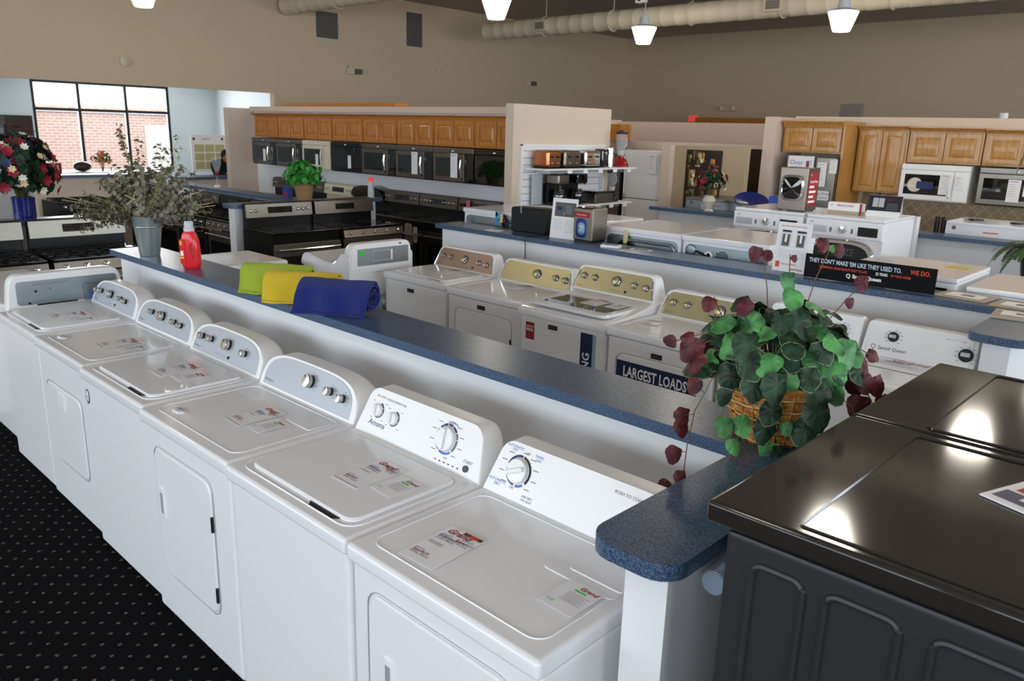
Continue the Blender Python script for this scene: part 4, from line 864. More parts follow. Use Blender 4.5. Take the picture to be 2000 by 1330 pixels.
# ---------------------------------------------------------------- ranges
def cooker(label, xc, yf, rz=0, w=.755, body='black', panel='steel', knobs='back', burners='glass', back=True, backh=.27, display=True, nk=4, trim=None, window=True, group=None, h0=.91):
    """front centre at (xc, yf); local -Y is the front"""
    r = thing('range', label, 'range', (xc, yf, 0), rz, group); h = w/2-.003
    MB().box(-h, h, .03, .645, .06, h0-.012).box(-h+.03, h-.03, .06, .6, 0, .06).obj('body', body, r)
    dm = {'steel': 'steel', 'steel_dark': 'steel_dark'}.get(panel, panel)
    d = MB().box(-h+.004, h-.004, -.005, .03, .25, .79, b=.006).obj('oven_door', dm, r)
    if window: MB().box(-h+.075, h-.075, -.008, -.004, .34, .66, b=.002).obj('window', 'glass_dark', d)
    b = MB(); b.tube([(-h+.03, -.045, .735), (h-.03, -.045, .735)], .012, 10)
    for s in (-1, 1): b.tube([(s*(h-.06), -.045, .735), (s*(h-.06), .0, .735)], .009, 8)
    b.obj('handle', 'chrome' if panel in ('steel', 'steel_dark') else dm, d)
    MB().box(-h+.004, h-.004, .0, .03, .07, .24, b=.006).obj('drawer', dm, r)
    gloss = 'black_gloss' if burners != 'bisque' else 'bisque'
    ct = MB().box(-h, h, .0, .645, h0-.012, h0+.006, b=.005).obj('cooktop', gloss, r)
    if trim:
        b = MB(); b.box(-h-.001, -h+.012, .0, .6, h0-.008, h0+.010); b.box(h-.012, h+.001, .0, .6, h0-.008, h0+.010); b.box(-h, h, -.006, .008, h0-.008, h0+.010); b.obj('cooktop_trim', trim, ct)
    if burners == 'gas':
        for sx in (-1, 0, 1):
            b = MB(); c = sx*w*.31
            for k in range(4): b.box(c-w*.145, c+w*.145, .07+k*.155-.005, .07+k*.155+.005, h0+.018, h0+.030)
            for k in range(3): b.box(c-w*.145+k*w*.14, c-w*.145+k*w*.14+.01, .065, .54, h0+.018, h0+.030)
            for a in (-1, 1):
                for y in (.08, .53): b.box(c+a*w*.13-.005, c+a*w*.13+.005, y-.005, y+.005, h0+.004, h0+.02)
            b.obj('grate', 'black_matte', ct)
        for sx in (-1, 1):
            for y in (.18, .43): MB().lathe([(.045, 0), (.045, .008), (.03, .014), (0, .014)], (sx*w*.31, y, h0+.006), Z, 16).obj('burner', 'black', ct)
    else:
        b = MB()
        for sx, y, q in ((-1, .17, .1), (1, .17, .085), (-1, .44, .075), (1, .44, .1)):
            b.lathe([(q, .0063), (q, .0068), (q-.004, .0068), (q-.004, .0063)], (sx*w*.25, y, h0), Z, 28, cap0=False, cap1=False)
        b.obj('burner_rings', 'ink_grey', ct)
    def kn(P, N, m='chrome', rr=.019):
        MB().lathe([(rr, 0), (rr, .008), (rr*.82, .011), (rr*.75, .028), (0, .03)], P, N, 16).obj('knob', m, r)
    if knobs == 'front':
        MB().loft([[Vector((x, y, z)) for y, z in ((.03, h0-.005), (-.01, h0-.02), (-.03, h0-.10), (.03, h0-.10))] for x in (-h, h)]).obj('front_panel', dm, r)
        for k in range(5): kn(Vector((-h+.09+k*(w-.18)/4, -.022, h0-.055)), Vector((0, -.97, .24)))
    if back:
        sk = .03
        MB().box(-h, h, .60, .645, h0, h0+backh, b=.01).obj('backguard', 'black' if panel != 'bisque' else 'bisque', r)
        z0 = h0+backh*.42; z1 = h0+backh-.008
        b = MB(); b.loft([[Vector((x, y, z)) for y, z in ((.60, z1), (.572, z1-.006), (.555, z0), (.60, z0))] for x in (-h+.004, h-.004)]); bp = b.obj('control_panel', dm, r)
        n = Vector((0, -1, .14)).normalized(); u = Vector((0, .14, 1)).normalized(); o = Vector((0, .5625, (z0+z1)/2))
        if display:
            dw = .15 if knobs == 'back' else .13 if knobs != 'none' else .12
            b = MB(); b.plate([(-dw, -.034), (dw, -.034), (dw, .034), (-dw, .034)], o, X, u, .005); ds = b.obj('display', 'black_gloss', bp)
            b = MB()
            for j in range(3):
                for k in range(9):
                    if abs(k-4) > 1: b.rect(-dw+.015+k*(2*dw-.03)/9, -.005+-dw+.03+k*(2*dw-.03)/9, -.024+j*.02, -.021+j*.02, o+n*.006, X, u, 'ink_grey')
            b.obj('key_marks', 'ink_grey', ds, recalc=False)
        if knobs == 'back':
            for k in range(nk):
                x = (-h+.06+.065*(k if k < nk//2 else 0)) if k < nk//2 else (h-.06-.065*(k-nk//2))
                kn(o+X*x, n, 'chrome')
        if knobs == 'dark':
            for x in (-h+.06, -h+.125, h-.06, h-.125): kn(o+X*x, n, 'black')
    return r
def all_ranges():
    g = 'ranges along the oven wall'
    xs = [-9.385+.762*k for k in range(8)]
    cooker('steel range at the far left end of the oven wall', xs[0], 5.24, panel='steel_dark', group=g, nk=4)
    cooker('dark range behind the green ivy, between the far steel range and the bisque one', xs[1], 5.24, panel='steel_dark', group=g)
    cooker('bisque cream range on the oven wall', xs[2], 5.24, body='bisque', panel='bisque', burners='bisque', group=g)
    r = cooker('black range with a rounded arched backguard on the oven wall', xs[3], 5.24, panel='black', knobs='none', display=False, backh=.2, group=g)
    b = MB(); b.loft([[Vector((x, y, .91+.17+.13*math.sqrt(max(0, 1-(x/.375)**2)))) for y in (.52, .645)]+[Vector((x, y, 1.05)) for y in (.645, .52)] for x in [-.37+.037*k for k in range(21)]]); b.obj('arched_hood', 'black_gloss', r)
    cooker('bronze toned range with four silver knobs on the oven wall', xs[4], 5.24, panel='steel_dark', trim='steel', group=g)
    r = cooker('bronze toned range with eight silver knobs on the oven wall', xs[5], 5.24, panel='steel_dark', trim='steel', nk=8, group=g)
    r = cooker('bronze range with black knobs and a pink tag on the oven wall', xs[6], 5.24, panel='steel_dark', knobs='dark', trim='steel', group=g)
    b = MB(); b.rect(-.20, -.13, 1.06, 1.16, (0, .545, 0), X, Z, 'petal_pink'); b.obj('pink_tag', 'petal_pink', r, recalc=False)
    cooker('black range with four white-lit knobs beside the beige partition', -4.225, 5.24, w=.42, panel='black', knobs='back', display=False, group=g)
    g = 'ranges on the centre island'
    cooker('steel-fronted range with five backguard knobs at the near end of the island', -5.135, 3.56, PI/2, w=.84, panel='steel', nk=5, group=g)
    cooker('slide-in range with brassy front knobs and a wide dark display on the island', -5.125, 4.42, PI/2, w=.84, panel='steel_dark', knobs='front', group=g)
    g = 'ranges at the far left low wall'
    cooker('steel gas range with a wide backguard and small black keypad at left', -4.66, 1.295, PI/2, w=.80, panel='steel', knobs='front', burners='gas', group=g)
    cooker('steel range cut off by the left edge, large black display on its backguard', -4.66, .46, PI/2, w=.80, panel='steel', knobs='front', burners='gas', group=g)
    g = 'dark gas ranges before the long narrow countertop'
    for k, l in enumerate(('black gas range nearest the island, handle lit orange', 'dark gas range second from the island', 'dark gas range third from the island, behind the metal vase', 'dark gas range at the far end of the long counter, behind dried leaves')):
        cooker(l, -6.50-.775*k, 3.26, panel='steel_dark' if k % 2 == 0 else 'black', knobs='front', burners='gas', back=(k < 3), backh=.20, group=g)
    g = 'dark ranges by the office counter'
    cooker('dark cooktop range in front of the pale office counter', -9.50, 2.80, PI/2, panel='black', burners='gas', knobs='front', back=False, group=g)
all_ranges()
# ---------------------------------------------------------------- microwaves
def microwave(label, xc, yf, z, w=.757, h=.42, d=.39, body='steel_dark', trim=None, group='over-the-range microwaves', handle='chrome', face=None):
    r = thing('microwave', label, 'microwave', (xc, yf, z), 0, group); q = w/2-.004
    MB().box(-q, q, .02, d, 0, h, b=.006).obj('body', 'black' if body != 'bisque' and body != 'plastic_white' else body, r)
    dr = MB().box(-q+.003, q-.17, -.004, .022, .012, h-.07, b=.006).obj('door', body, r)
    MB().box(-q+.055, q-.225, -.007, -.003, .07, h-.12, b=.002).obj('window', 'glass_dark', dr)
    if handle: 
        x = q-.195; MB().tube([(x, -.004, .05), (x, -.035, .08), (x, -.045, h/2-.03), (x, -.035, h-.14), (x, -.004, h-.11)], .010, 8).obj('handle', handle, dr)
    MB().box(q-.165, q-.004, -.002, .022, .012, h-.07, b=.006).obj('keypad', face or ('black_gloss' if body not in ('bisque',) else body), r)
    b = MB(); b.box(-q+.003, q-.003, -.002, .022, h-.066, h-.004, b=.005); g = b.obj('vent_grille', body, r)
    MB().rect(-.02, .02, h-.045, h-.03, (0, -.003, 0), X, Z, 'ink_white').obj('emblem', 'ink_white', g, recalc=False)
    return r
def papertag(label, x, y, z, w=.11, h=.25, group='paper tags on the microwaves', small=True):
    r = thing('price_tag', label, 'price tag', (x, y, z), 0, group)
    MB().box(-w/2, w/2, 0, .0015, 0, h).obj('sheet', 'paper', r)
    b = MB(); o = Vector((0, 0, 0)); b.text('Grand', w*.24, (-w*.4, -.0005, h*.88), X, Z, 'ink_red', shear=.3, ext=.0003)
    for k in range(6): b.rect(-w*.38, w*(.1+.05*(k % 3)), h*(.78-.1*k), h*(.79-.1*k), o, X, Z, 'ink_grey', h=.0006)
    b.obj('print', 'ink_grey', r, recalc=False); return r
def micros():
    xs = [-9.63+.760*k for k in range(8)]; Z0 = 1.385; Yf = 5.60
    lab = [('steel microwave farthest left on the oven wall', 'steel_dark'), ('dark microwave with bright handle, second from the left', 'steel_dark'), ('bisque cream microwave in the row over the ranges', 'bisque'), ('all black microwave right of the bisque one', 'black_gloss'),
           ('steel microwave with wide flat door handle in mid row', 'steel_dark'), ('dark steel microwave with a large white tag, sixth from the left', 'steel_dark'), ('dark steel microwave with tag and a side trim, seventh from the left', 'steel_dark'), ('black microwave at the right end beside the beige partition', 'black_gloss')]
    for x, (l, m) in zip(xs, lab): microwave(l, x if x < -4.5 else -4.345, Yf, Z0, w=.757 if x < -4.5 else .66, body=m, handle='bisque' if m == 'bisque' else (None if m == 'black_gloss' else 'chrome'))
    for i, l, s in ((0, 'narrow white tag on the farthest left microwave', .8), (2, 'white tag on the bisque microwave door', .7), (3, 'small white tag on the all black microwave', .75), (5, 'tall white tag on the sixth microwave', 1.2), (6, 'tall white tag on the seventh microwave', 1.25)):
        papertag(l, xs[i]+.03+(.07 if i == 3 else 0), Yf-.0105, Z0+.06, .10*s, .235*s)
    # kitchen display
    microwave('white and black microwave with stickers under the maple cabinets', -.655, 9.40, 1.345, w=.78, h=.43, body='plastic_white', handle='plastic_white', group='kitchen display microwaves', face='plastic_white')
    microwave('steel microwave at the right edge under the maple cabinets', .21, 9.40, 1.345, w=.78, h=.43, body='steel', handle=None, group='kitchen display microwaves')
    papertag('white price tag on the white kitchen microwave', -.52, 9.386, 1.43, .13, .24, 'tags in the kitchen display'); papertag('small tag beside the larger one on the white kitchen microwave', -.38, 9.386, 1.50, .09, .15, 'tags in the kitchen display')
    papertag('white price tag on the right-edge steel microwave', .20, 9.386, 1.40, .13, .25, 'tags in the kitchen display')
    papertag('small tag at the very right on the steel microwave', .34, 9.386, 1.47, .09, .15, 'tags in the kitchen display')
    r = thing('sticker', 'round cream and purple sticker on the white kitchen microwave', 'sticker', (-.86, 9.390, 1.53)); b = MB(); b.plate([(.085*math.cos(2*PI*k/28), .085*math.sin(2*PI*k/28)) for k in range(28)], (0, 0, 0), X, Z, .001); b.obj('disc', 'bisque', r)
    MB().plate(rrect(.02, .21, -.045, .045, .02), (0, -.0012, 0), X, Z, .001).obj('purple_label', 'ink_navy', r)
micros()
# ---------------------------------------------------------------- wall cabinets
def cabinet(label, x0, x1, y0, y1, z0, z1, doors=2, wood='oak', crown=0, group=None, side=None):
    r = thing('wall_cabinet', label, 'cabinet', ((x0+x1)/2, y0, z0), 0, group); w = x1-x0; h = z1-z0; q = w/2-.002
    MB().box(-q, q, .02, y1-y0, 0, h).obj('cabinet_body', wood, r)
    dw = (w-.064)/doors
    for k in range(doors):
        a = -w/2+.026+k*(dw+.012); c = a+dw; zz0, zz1 = .02, h-.045-crown*.5
        m = .052; b = MB(); b.box(a+.01, c-.01, .014, .02, zz0+.01, zz1-.01)
        b.box(a, a+m, 0, .02, zz0, zz1, b=.003); b.box(c-m, c, 0, .02, zz0, zz1, b=.003); b.box(a+m-.002, c-m+.002, .0005, .02, zz0, zz0+m, b=.003); b.box(a+m-.002, c-m+.002, .0005, .02, zz1-m, zz1, b=.003)
        def R(i, y): return [Vector((x, y, z)) for x, z in ((a+i, zz0+i), (c-i, zz0+i), (c-i, zz1-i), (a+i, zz1-i))]
        dr = b.obj('door', wood, r)
        if c-a > .2: MB().loft([R(m+.006, .0118), R(m+.036, -.003)], cap0=False).obj('raised_panel', wood, dr)
    if crown:
        b = MB(); b.loft([[Vector((x, y, z)) for y, z in ((.02, h-crown), (-.012, h-crown), (-.02, h-crown*.6), (-.05, h-.01), (-.05, h), (.02, h))] for x in (-w/2, w/2)]); b.obj('crown_moulding', wood, r)
    return r
for k in range(8):
    nm = ['far left end', 'second from the left', 'third from the left', 'fourth from the left', 'fifth from the left', 'sixth from the left', 'seventh from the left', 'right end by the partition']
    cabinet('oak double-door wall cabinet over the microwaves, '+nm[k], -10.02+.7525*k, -10.02+.7525*(k+1), 5.66, 5.985, 1.815, 2.19, crown=.04, group='oak cabinets over the microwaves')
cabinet('maple double-door cabinet above the steel refrigerator', -2.48, -1.69, 9.10, 9.78, 1.86, 2.26, wood='maple', crown=.085, group='maple kitchen cabinets')
tag(MB().box(-1.685, -1.66, 9.08, 9.78, 0, 2.2).obj('cabinet_side_panel', 'maple'), 'tall maple end panel right of the steel refrigerator', 'panel')
cabinet('tall maple cabinet with two narrow doors between refrigerator and white microwave', -1.64, -1.03, 9.45, 9.78, 1.40, 2.22, wood='maple', crown=.05, group='maple kitchen cabinets')
cabinet('maple cabinet above the white kitchen microwave', -1.02, -.20, 9.45, 9.78, 1.79, 2.21, wood='maple', crown=.05, group='maple kitchen cabinets')
cabinet('maple cabinet above the right-edge steel microwave', -.19, .63, 9.45, 9.78, 1.79, 2.20, wood='maple', crown=.05, group='maple kitchen cabinets')
# cabinets peeking over the far walls
tag(MB().box(-9.35, -6.6, 18.2, 18.58, 1.9, 2.51).obj('wall_cabinet', 'oak'), 'oak cabinets peeking over the pink wall near the exit sign', 'cabinet')
tag(MB().box(-9.9, -6.9, 6.13, 6.4, 1.7, 2.36).obj('wall_cabinet', 'oak'), 'oak cabinet top peeking above the oven wall at left', 'cabinet')
tag(MB().box(-5.45, -5.05, 9.0, 9.28, 1.93, 2.17).obj('wall_cabinet', 'oak'), 'small oak cabinet seen between the beige partition and pink wall', 'cabinet')
# ---------------------------------------------------------------- refrigerators
def fridge(label, xc, yf, w, h, m, side, split=.62, d=.7, handle=True, group=None):
    r = thing('refrigerator', label, 'refrigerator', (xc, yf, 0), 0, group); q = w/2
    MB().box(-q, q, .06, d, .02, h-.01, b=.01).obj('body', side, r)
    zs = [(.06, h*split-.005), (h*split+.005, h)] if split else [(.06, h)]
    for z0, z1 in zs:
        dr = MB().box(-q, q, 0, .055, z0, z1, b=.012).obj('door', m, r)
        if handle: x = -q+.05; a, c = (z1-.45, z1-.06) if z0 < .1 else (z0+.04, z0+.42); MB().tube([(x, 0, a), (x, -.04, a+.03), (x, -.04, c-.03), (x, 0, c)], .011, 8).obj('handle', m, dr)
    return r
fridge('white top-freezer refrigerator in the middle background', -4.25, 8.55, .73, 1.81, 'enamel', 'enamel_panel')
fridge('bronze steel refrigerator with a black side, left of the white one', -4.96, 8.45, .66, 1.74, 'steel_dark', 'black')
fridge('tall dark brown refrigerator behind the blue plate', -2.83+.0, 9.0+.0, .28, 1.88, 'brown_dark', 'brown_dark', split=0, handle=False, d=.28)
fridge('stainless refrigerator under the maple cabinet with papers on its door', -2.02, 9.0, .655, 1.81, 'steel', 'steel_dark', split=.3, handle=False)
papertag('long paper tag on the stainless refrigerator', -1.86, 8.985, 1.45, .12, .3, 'papers on the refrigerators'); papertag('short paper tag right of the long one on the stainless refrigerator', -1.72, 8.985, 1.62, .09, .17, 'papers on the refrigerators')
papertag('paper price sheet on the white refrigerator', -4.12, 8.535, 1.49, .14, .26, 'papers on the refrigerators'); papertag('narrow paper sheet at the right of the white refrigerator door', -3.98, 8.535, 1.57, .08, .2, 'papers on the refrigerators')
def frsign():
    r = thing('sign', 'white sign with blue lettering standing above the miniature washer', 'sign', (-2.13, 8.95, 1.62)); MB().box(-.17, .17, 0, .004, 0, .2).obj('board', 'paper', r)
    b = MB(); b.text('Over 10', .085, (-.15, -.001, .09), X, Z, 'ink_lightblue', ext=.0006); b.rect(.07, .11, .02, .14, (0, 0, 0), X, Z, 'ink_red', h=.001); b.rect(-.15, .05, .04, .05, (0, 0, 0), X, Z, 'ink_grey', h=.001); b.obj('lettering', 'ink_blue', r, recalc=False)
    r = thing('sign', 'rounded white notice low on the stainless refrigerator', 'sign', (-1.86, 8.985, 1.28)); MB().plate(rrect(-.13, .13, 0, .12, .02), (0, 0, 0), X, Z, .002).obj('board', 'paper', r)
    b = MB(); b.text('Smudge Proof', .045, (-.12, -.0026, .07), X, Z, 'ink_grey', ext=.0004); b.rect(-.1, .1, .03, .036, (0, -.0022, 0), X, Z, 'ink_grey', h=.001); b.obj('lettering', 'ink_grey', r, recalc=False)
frsign()
# ---------------------------------------------------------------- back-to-back machines behind the second counter
def backmachine(label, xc, y0, w, z=1.285, d=.76, kind='plate', face=1):
    """rear face at y0 facing the camera side, front faces +Y"""
    r = thing('dryer', label, 'dryer', (xc, y0, 0), 0, 'machines standing back to back behind the second countertop'); h = w/2-.003
    MB().box(-h+.006, h-.006, .01, d-.01, .02, z-.04).obj('cabinet', 'enamel_panel', r)
    MB().box(-h, h, -.012, d, z-.042, z, b=.008).obj('top', 'enamel', r)
    b = MB(); b.plate(rrect(-h+.03, h-.03, z-.62, z-.065, .05), (0, .012, 0), X, Z, .006); bp = b.obj('rear_panel', 'galv', r)
    b = MB()
    if kind == 'duct':
        pts = rrect(-.22, h-.05, z-.32, z-.10, .06); b.tube([Vector((x, .0, q)) for x, q in pts]+[Vector((pts[0][0], 0, pts[0][1]))], .014, 8, m='galv'); b.box(-.05, .2, -.008, .004, z-.20, z-.185, m='silver')
        for x, q in ((-h+.07, z-.1), (-h+.09, z-.12), (-h+.05, z-.12), (-h+.07, z-.14)): b.cyl((x, .008, q), .006, .006, -Y, 8, m='black')
        cord = MB(); c = Vector((-.14, -.02, z-.14))
        for k in range(3): cord.tube([c+Vector((.07*math.cos(t)*(1+.1*k), -.006*k, .03*math.sin(t)-.01*k)) for t in [2*PI*j/20 for j in range(21)]], .005, 6)
        cord.tube([c+Vector((.0, 0, -.03)), c+Vector((.02, 0, -.07)), c+Vector((.05, 0, -.1))], .005, 6); cord.obj('power_cord', 'black', r)
        MB().box(-.15, -.118, -.034, -.014, z-.155, z-.02).obj('tape', 'tape_cream', r)
    elif kind == 'vents':
        for cx in (.12, .42-.1):
            for j in range(6):
                for k in range(8):
                    if ((j-2.5)/3)**2+((k-3.5)/4.2)**2 < 1: b.cyl((-h+.30+(cx-.12)*1.6+k*.013+(j % 2)*.006, .006, z-.16+j*.0125), .0048, .004, -Y, 6, m='black')
        b.lathe([(.045, 0), (.045, .01), (.03, .012)], (-h+.08, .006, z-.11), -Y, 16, m='galv'); b.lathe([(.035, 0), (.035, .02), (.022, .022), (.02, .0)], (-h+.24, .006, z-.135), -Y, 18, m='plastic_white')
        cd = MB(); cd.tube([(-h+.13, -.01, z-.11), (-h+.16, -.014, z-.12), (-h+.25, -.018, z-.14)], .007, 6); cd.obj('drain_plug', 'black', r)
    else:
        for x, q in ((-h+.12, z-.1), (-h+.14, z-.12), (-h+.10, z-.12), (-h+.12, z-.14)): b.cyl((x, .008, q), .006, .006, -Y, 8, m='black')
        b.lathe([(.04, 0), (.04, .01), (.03, .012)], (h-.12, .006, z-.12), -Y, 16, m='galv')
    b.obj('rear_fittings', 'galv', r, recalc=False)
    return r
backmachine('leftmost white machine seen from behind, blue tape and cord hanging on it', -3.04, 4.25, .74, kind='plain')
backmachine('white machine seen from behind, hidden by the black speaker and silver cube', -2.19, 4.25, .80, kind='plain')
backmachine('white machine seen from behind with a coiled black cord under beige tape', -1.29, 4.25, .76, kind='duct')
backmachine('white machine seen from behind with two perforated vent holes', -.535, 4.25, .74, kind='vents')
def frontmachine(label, xc, y0, w, z, d=.74, group='white front-load machines'):
    r = thing('washer', label, 'washer', (xc, y0, 0), 0, group); h = w/2-.003
    MB().box(-h, h, .02, d, .02, z-.03, b=.01).obj('cabinet', 'enamel_panel', r); MB().box(-h, h, .0, d, z-.032, z, b=.01).obj('top', 'enamel', r)
    cp = MB().box(-h+.004, h-.004, -.006, .02, z-.17, z-.034, b=.008).obj('control_panel', 'enamel', r)
    MB().box(h*.35, h*.85, -.009, -.005, z-.14, z-.065).obj('display', 'black_gloss', cp)
    return r
frontmachine('white front-load machine right of the black slogan sign, yellow label on its top', .73, 4.17, .72, 1.235)
frontmachine('white machine cut off at the right edge behind the flat samples', 1.49, 4.17, .72, 1.20)
tag(MB().box(.88, 1.02, 4.62, 4.72, 1.2355, 1.237).obj('yellow_label', 'ink_yellow'), 'yellow energy label on the machine right of the slogan sign', 'label')
def lg(label, xc, sanitize=False):
    w = .70; z = 1.375; r = thing('washer', label, 'washer', (xc, 6.0, 0), 0, 'front-load washers with chrome-ringed doors'); h = w/2-.004
    MB().box(-h, h, .02, .76, .30, z-.025, b=.012).obj('cabinet', 'enamel_panel', r)
    MB().box(-h, h, .0, .77, z-.03, z, b=.012, seg=3).obj('top', 'enamel', r)
    MB().box(-h, h, .01, .74, .0, .295, b=.01).obj('pedestal', 'enamel_panel', r)
    cp = MB().box(-h, h, -.012, .02, z-.185, z-.032, b=.012, seg=3).obj('control_panel', 'enamel', r)
    MB().box(-h+.03, -h+.2, -.015, -.01, z-.15, z-.09, b=.002).obj('detergent_drawer', 'silver', cp)
    MB().lathe([(.038, 0), (.036, .02), (.03, .03), (0, .032)], (.0, -.012, z-.11), -Y, 24).obj('dial', 'chrome', cp)
    ds = MB().box(.13, .30, -.016, -.010, z-.155, z-.075, b=.002).obj('display', 'black_gloss', cp)
    b = MB(); b.text('LG', .022, (-h+.045, -.0135, z-.07), X, Z, 'ink_grey', bold=.0005); b.rect(-.12, -.10, z-.14, z-.1, (0, -.0125, 0), X, Z, 'ink_grey'); b.rect(.07, .09, z-.14, z-.1, (0, -.0125, 0), X, Z, 'ink_grey'); b.obj('lettering', 'ink_grey', cp, recalc=False)
    # big squared-round door
    def so(a, c, n=44, e=.55): return [(a*math.copysign(abs(math.cos(t))**e, math.cos(t)), c*math.copysign(abs(math.sin(t))**e, math.sin(t))) for t in [2*PI*k/n for k in range(n)]]
    zc = z-.185-.245
    def ring(a, c, y): return [Vector((x, y, zc+q)) for x, q in so(a, c)]
    b = MB(); b.loft([ring(.30, .235, .02), ring(.30, .235, -.02), ring(.285, .22, -.035), ring(.262, .198, -.035), ring(.258, .195, -.025)], cap0=False, cap1=False); d = b.obj('door_ring', 'chrome', r)
    MB().loft([ring(.26, .197, -.026), ring(.2, .15, -.034), ring(.02, .02, -.036)]).obj('door_glass', 'glass_dark', d)
    if sanitize:
        b = MB(); b.text('SANITIZE', .085, (-.195, -.040, zc+.10), X, Z, 'ink_grey', sx=.93, bold=.001); b.text('CLOTHES', .085, (-.195, -.040, zc+.015), X, Z, 'ink_grey', sx=.95, bold=.001)
        b.text('LG', .022, (-.05, -.040, zc+.172), X, Z, 'ink_red'); b.obj('door_lettering', 'ink_grey', d, recalc=False)
    return r
lg('white front-load washer under the miniature steel washer, door mostly hidden', -1.07)
lg('white front-load washer with SANITIZE on its dark chrome-ringed door', -.345, True)
lgx = thing('washer', 'bronze topped washer showing only its shiny top left of the white front-loaders', 'washer', (-1.93, 5.5, 0)); MB().box(-.34, .34, .02, .7, .02, 1.06, b=.01).obj('cabinet', 'graphite_side', lgx); MB().box(-.345, .345, 0, .72, 1.06, 1.10, b=.018, seg=4).obj('top', 'brown_dark', lgx)
def mini():
    r = thing('miniature_washer', 'small steel model washer with a bright round door and red printed side', 'display model', (-.87, 6.03, 1.376)); 
    MB().box(-.135, .135, 0, .25, .01, .40, b=.008).obj('body', 'steel_dark', r)
    for x in (-.11, .11):
        for y in (.03, .22): MB().cyl((x, y, 0), .012, .012, Z, 10).obj('foot', 'black', r)
    def ring(a, c, y): return [Vector((-.005+a*math.copysign(abs(math.cos(t))**.6, math.cos(t)), y, .215+c*math.copysign(abs(math.sin(t))**.6, math.sin(t)))) for t in [2*PI*k/36 for k in range(36)]]
    b = MB(); b.loft([ring(.115, .12, 0), ring(.115, .12, -.012), ring(.095, .10, -.018), ring(.09, .095, -.008)], cap0=False, cap1=False); d = b.obj('door_ring', 'chrome', r); MB().loft([ring(.092, .097, -.009), ring(.01, .01, -.02)]).obj('door_glass', 'screen', d)
    b = MB(); b.rect(.03, .22, .06, .36, (.1355, 0, 0), Y, Z, 'ink_red'); b.text('LG', .025, (.1362, .05, .33), Y, Z, 'ink_white'); b.text('TurboWash', .035, (.1362, .045, .265), Y, Z, 'ink_white', bold=.0006)
    for k in range(4): b.rect(.05, .19 if k % 2 else .15, .22-.045*k, .24-.045*k, (.1358, 0, 0), Y, Z, 'ink_white', h=.0006)
    b.obj('side_print', 'ink_red', r, recalc=False)
    r2 = thing('display_box', 'white and red MEASURE FIRST booklet box on the SANITIZE washer', 'box', (-.46, 6.3, 1.376), math.radians(4)); MB().box(-.15, .15, -.05, .05, 0, .1).obj('box', 'paper', r2); MB().box(-.152, .152, -.052, .052, 0, .03).obj('band', 'cardboard', r2)
    b = MB(); b.text('MEASURE FIRST', .028, (-.07, -.0525, .066), X, Z, 'ink_red', sx=.8); b.text('LG', .02, (-.13, -.0525, .07), X, Z, 'ink_grey'); b.rect(.152-.02, .152, .0, .1, (0, -.053, 0), X, Z, 'petal_red'); b.obj('print', 'ink_red', r2, recalc=False)
    r3 = thing('tent_card', 'black and white folded tent card on the SANITIZE washer', 'card', (-.13, 6.32, 1.376), math.radians(6))
    MB().loft([[Vector((x, y, z)) for y, z in ((-.05, 0), (.0, .19), (.05, 0), (.047, 0), (.0, .184), (-.047, 0))] for x in (-.14, .14)]).obj('card', 'paper', r3)
    b = MB(); u = Vector((0, .05, .19)).normalized(); o = Vector((0, -.051, 0)); b.rect(-.14, .14, .055, .195, o, X, u, 'ink_black', h=.001); b.rect(-.10, -.055, .09, .17, o, X, u, 'silver', h=.0015); b.rect(-.05, -.005, .09, .17, o, X, u, 'silver', h=.0015); b.text('LG', .03, o+X*.02+u*.15-Y*.002, X, u, 'ink_red')
    for k in range(4): b.rect(.02, .11, .12-.016*k, .126-.016*k, o, X, u, 'ink_grey', h=.0015)
    b.obj('print', 'ink_black', r3, recalc=False)
mini()
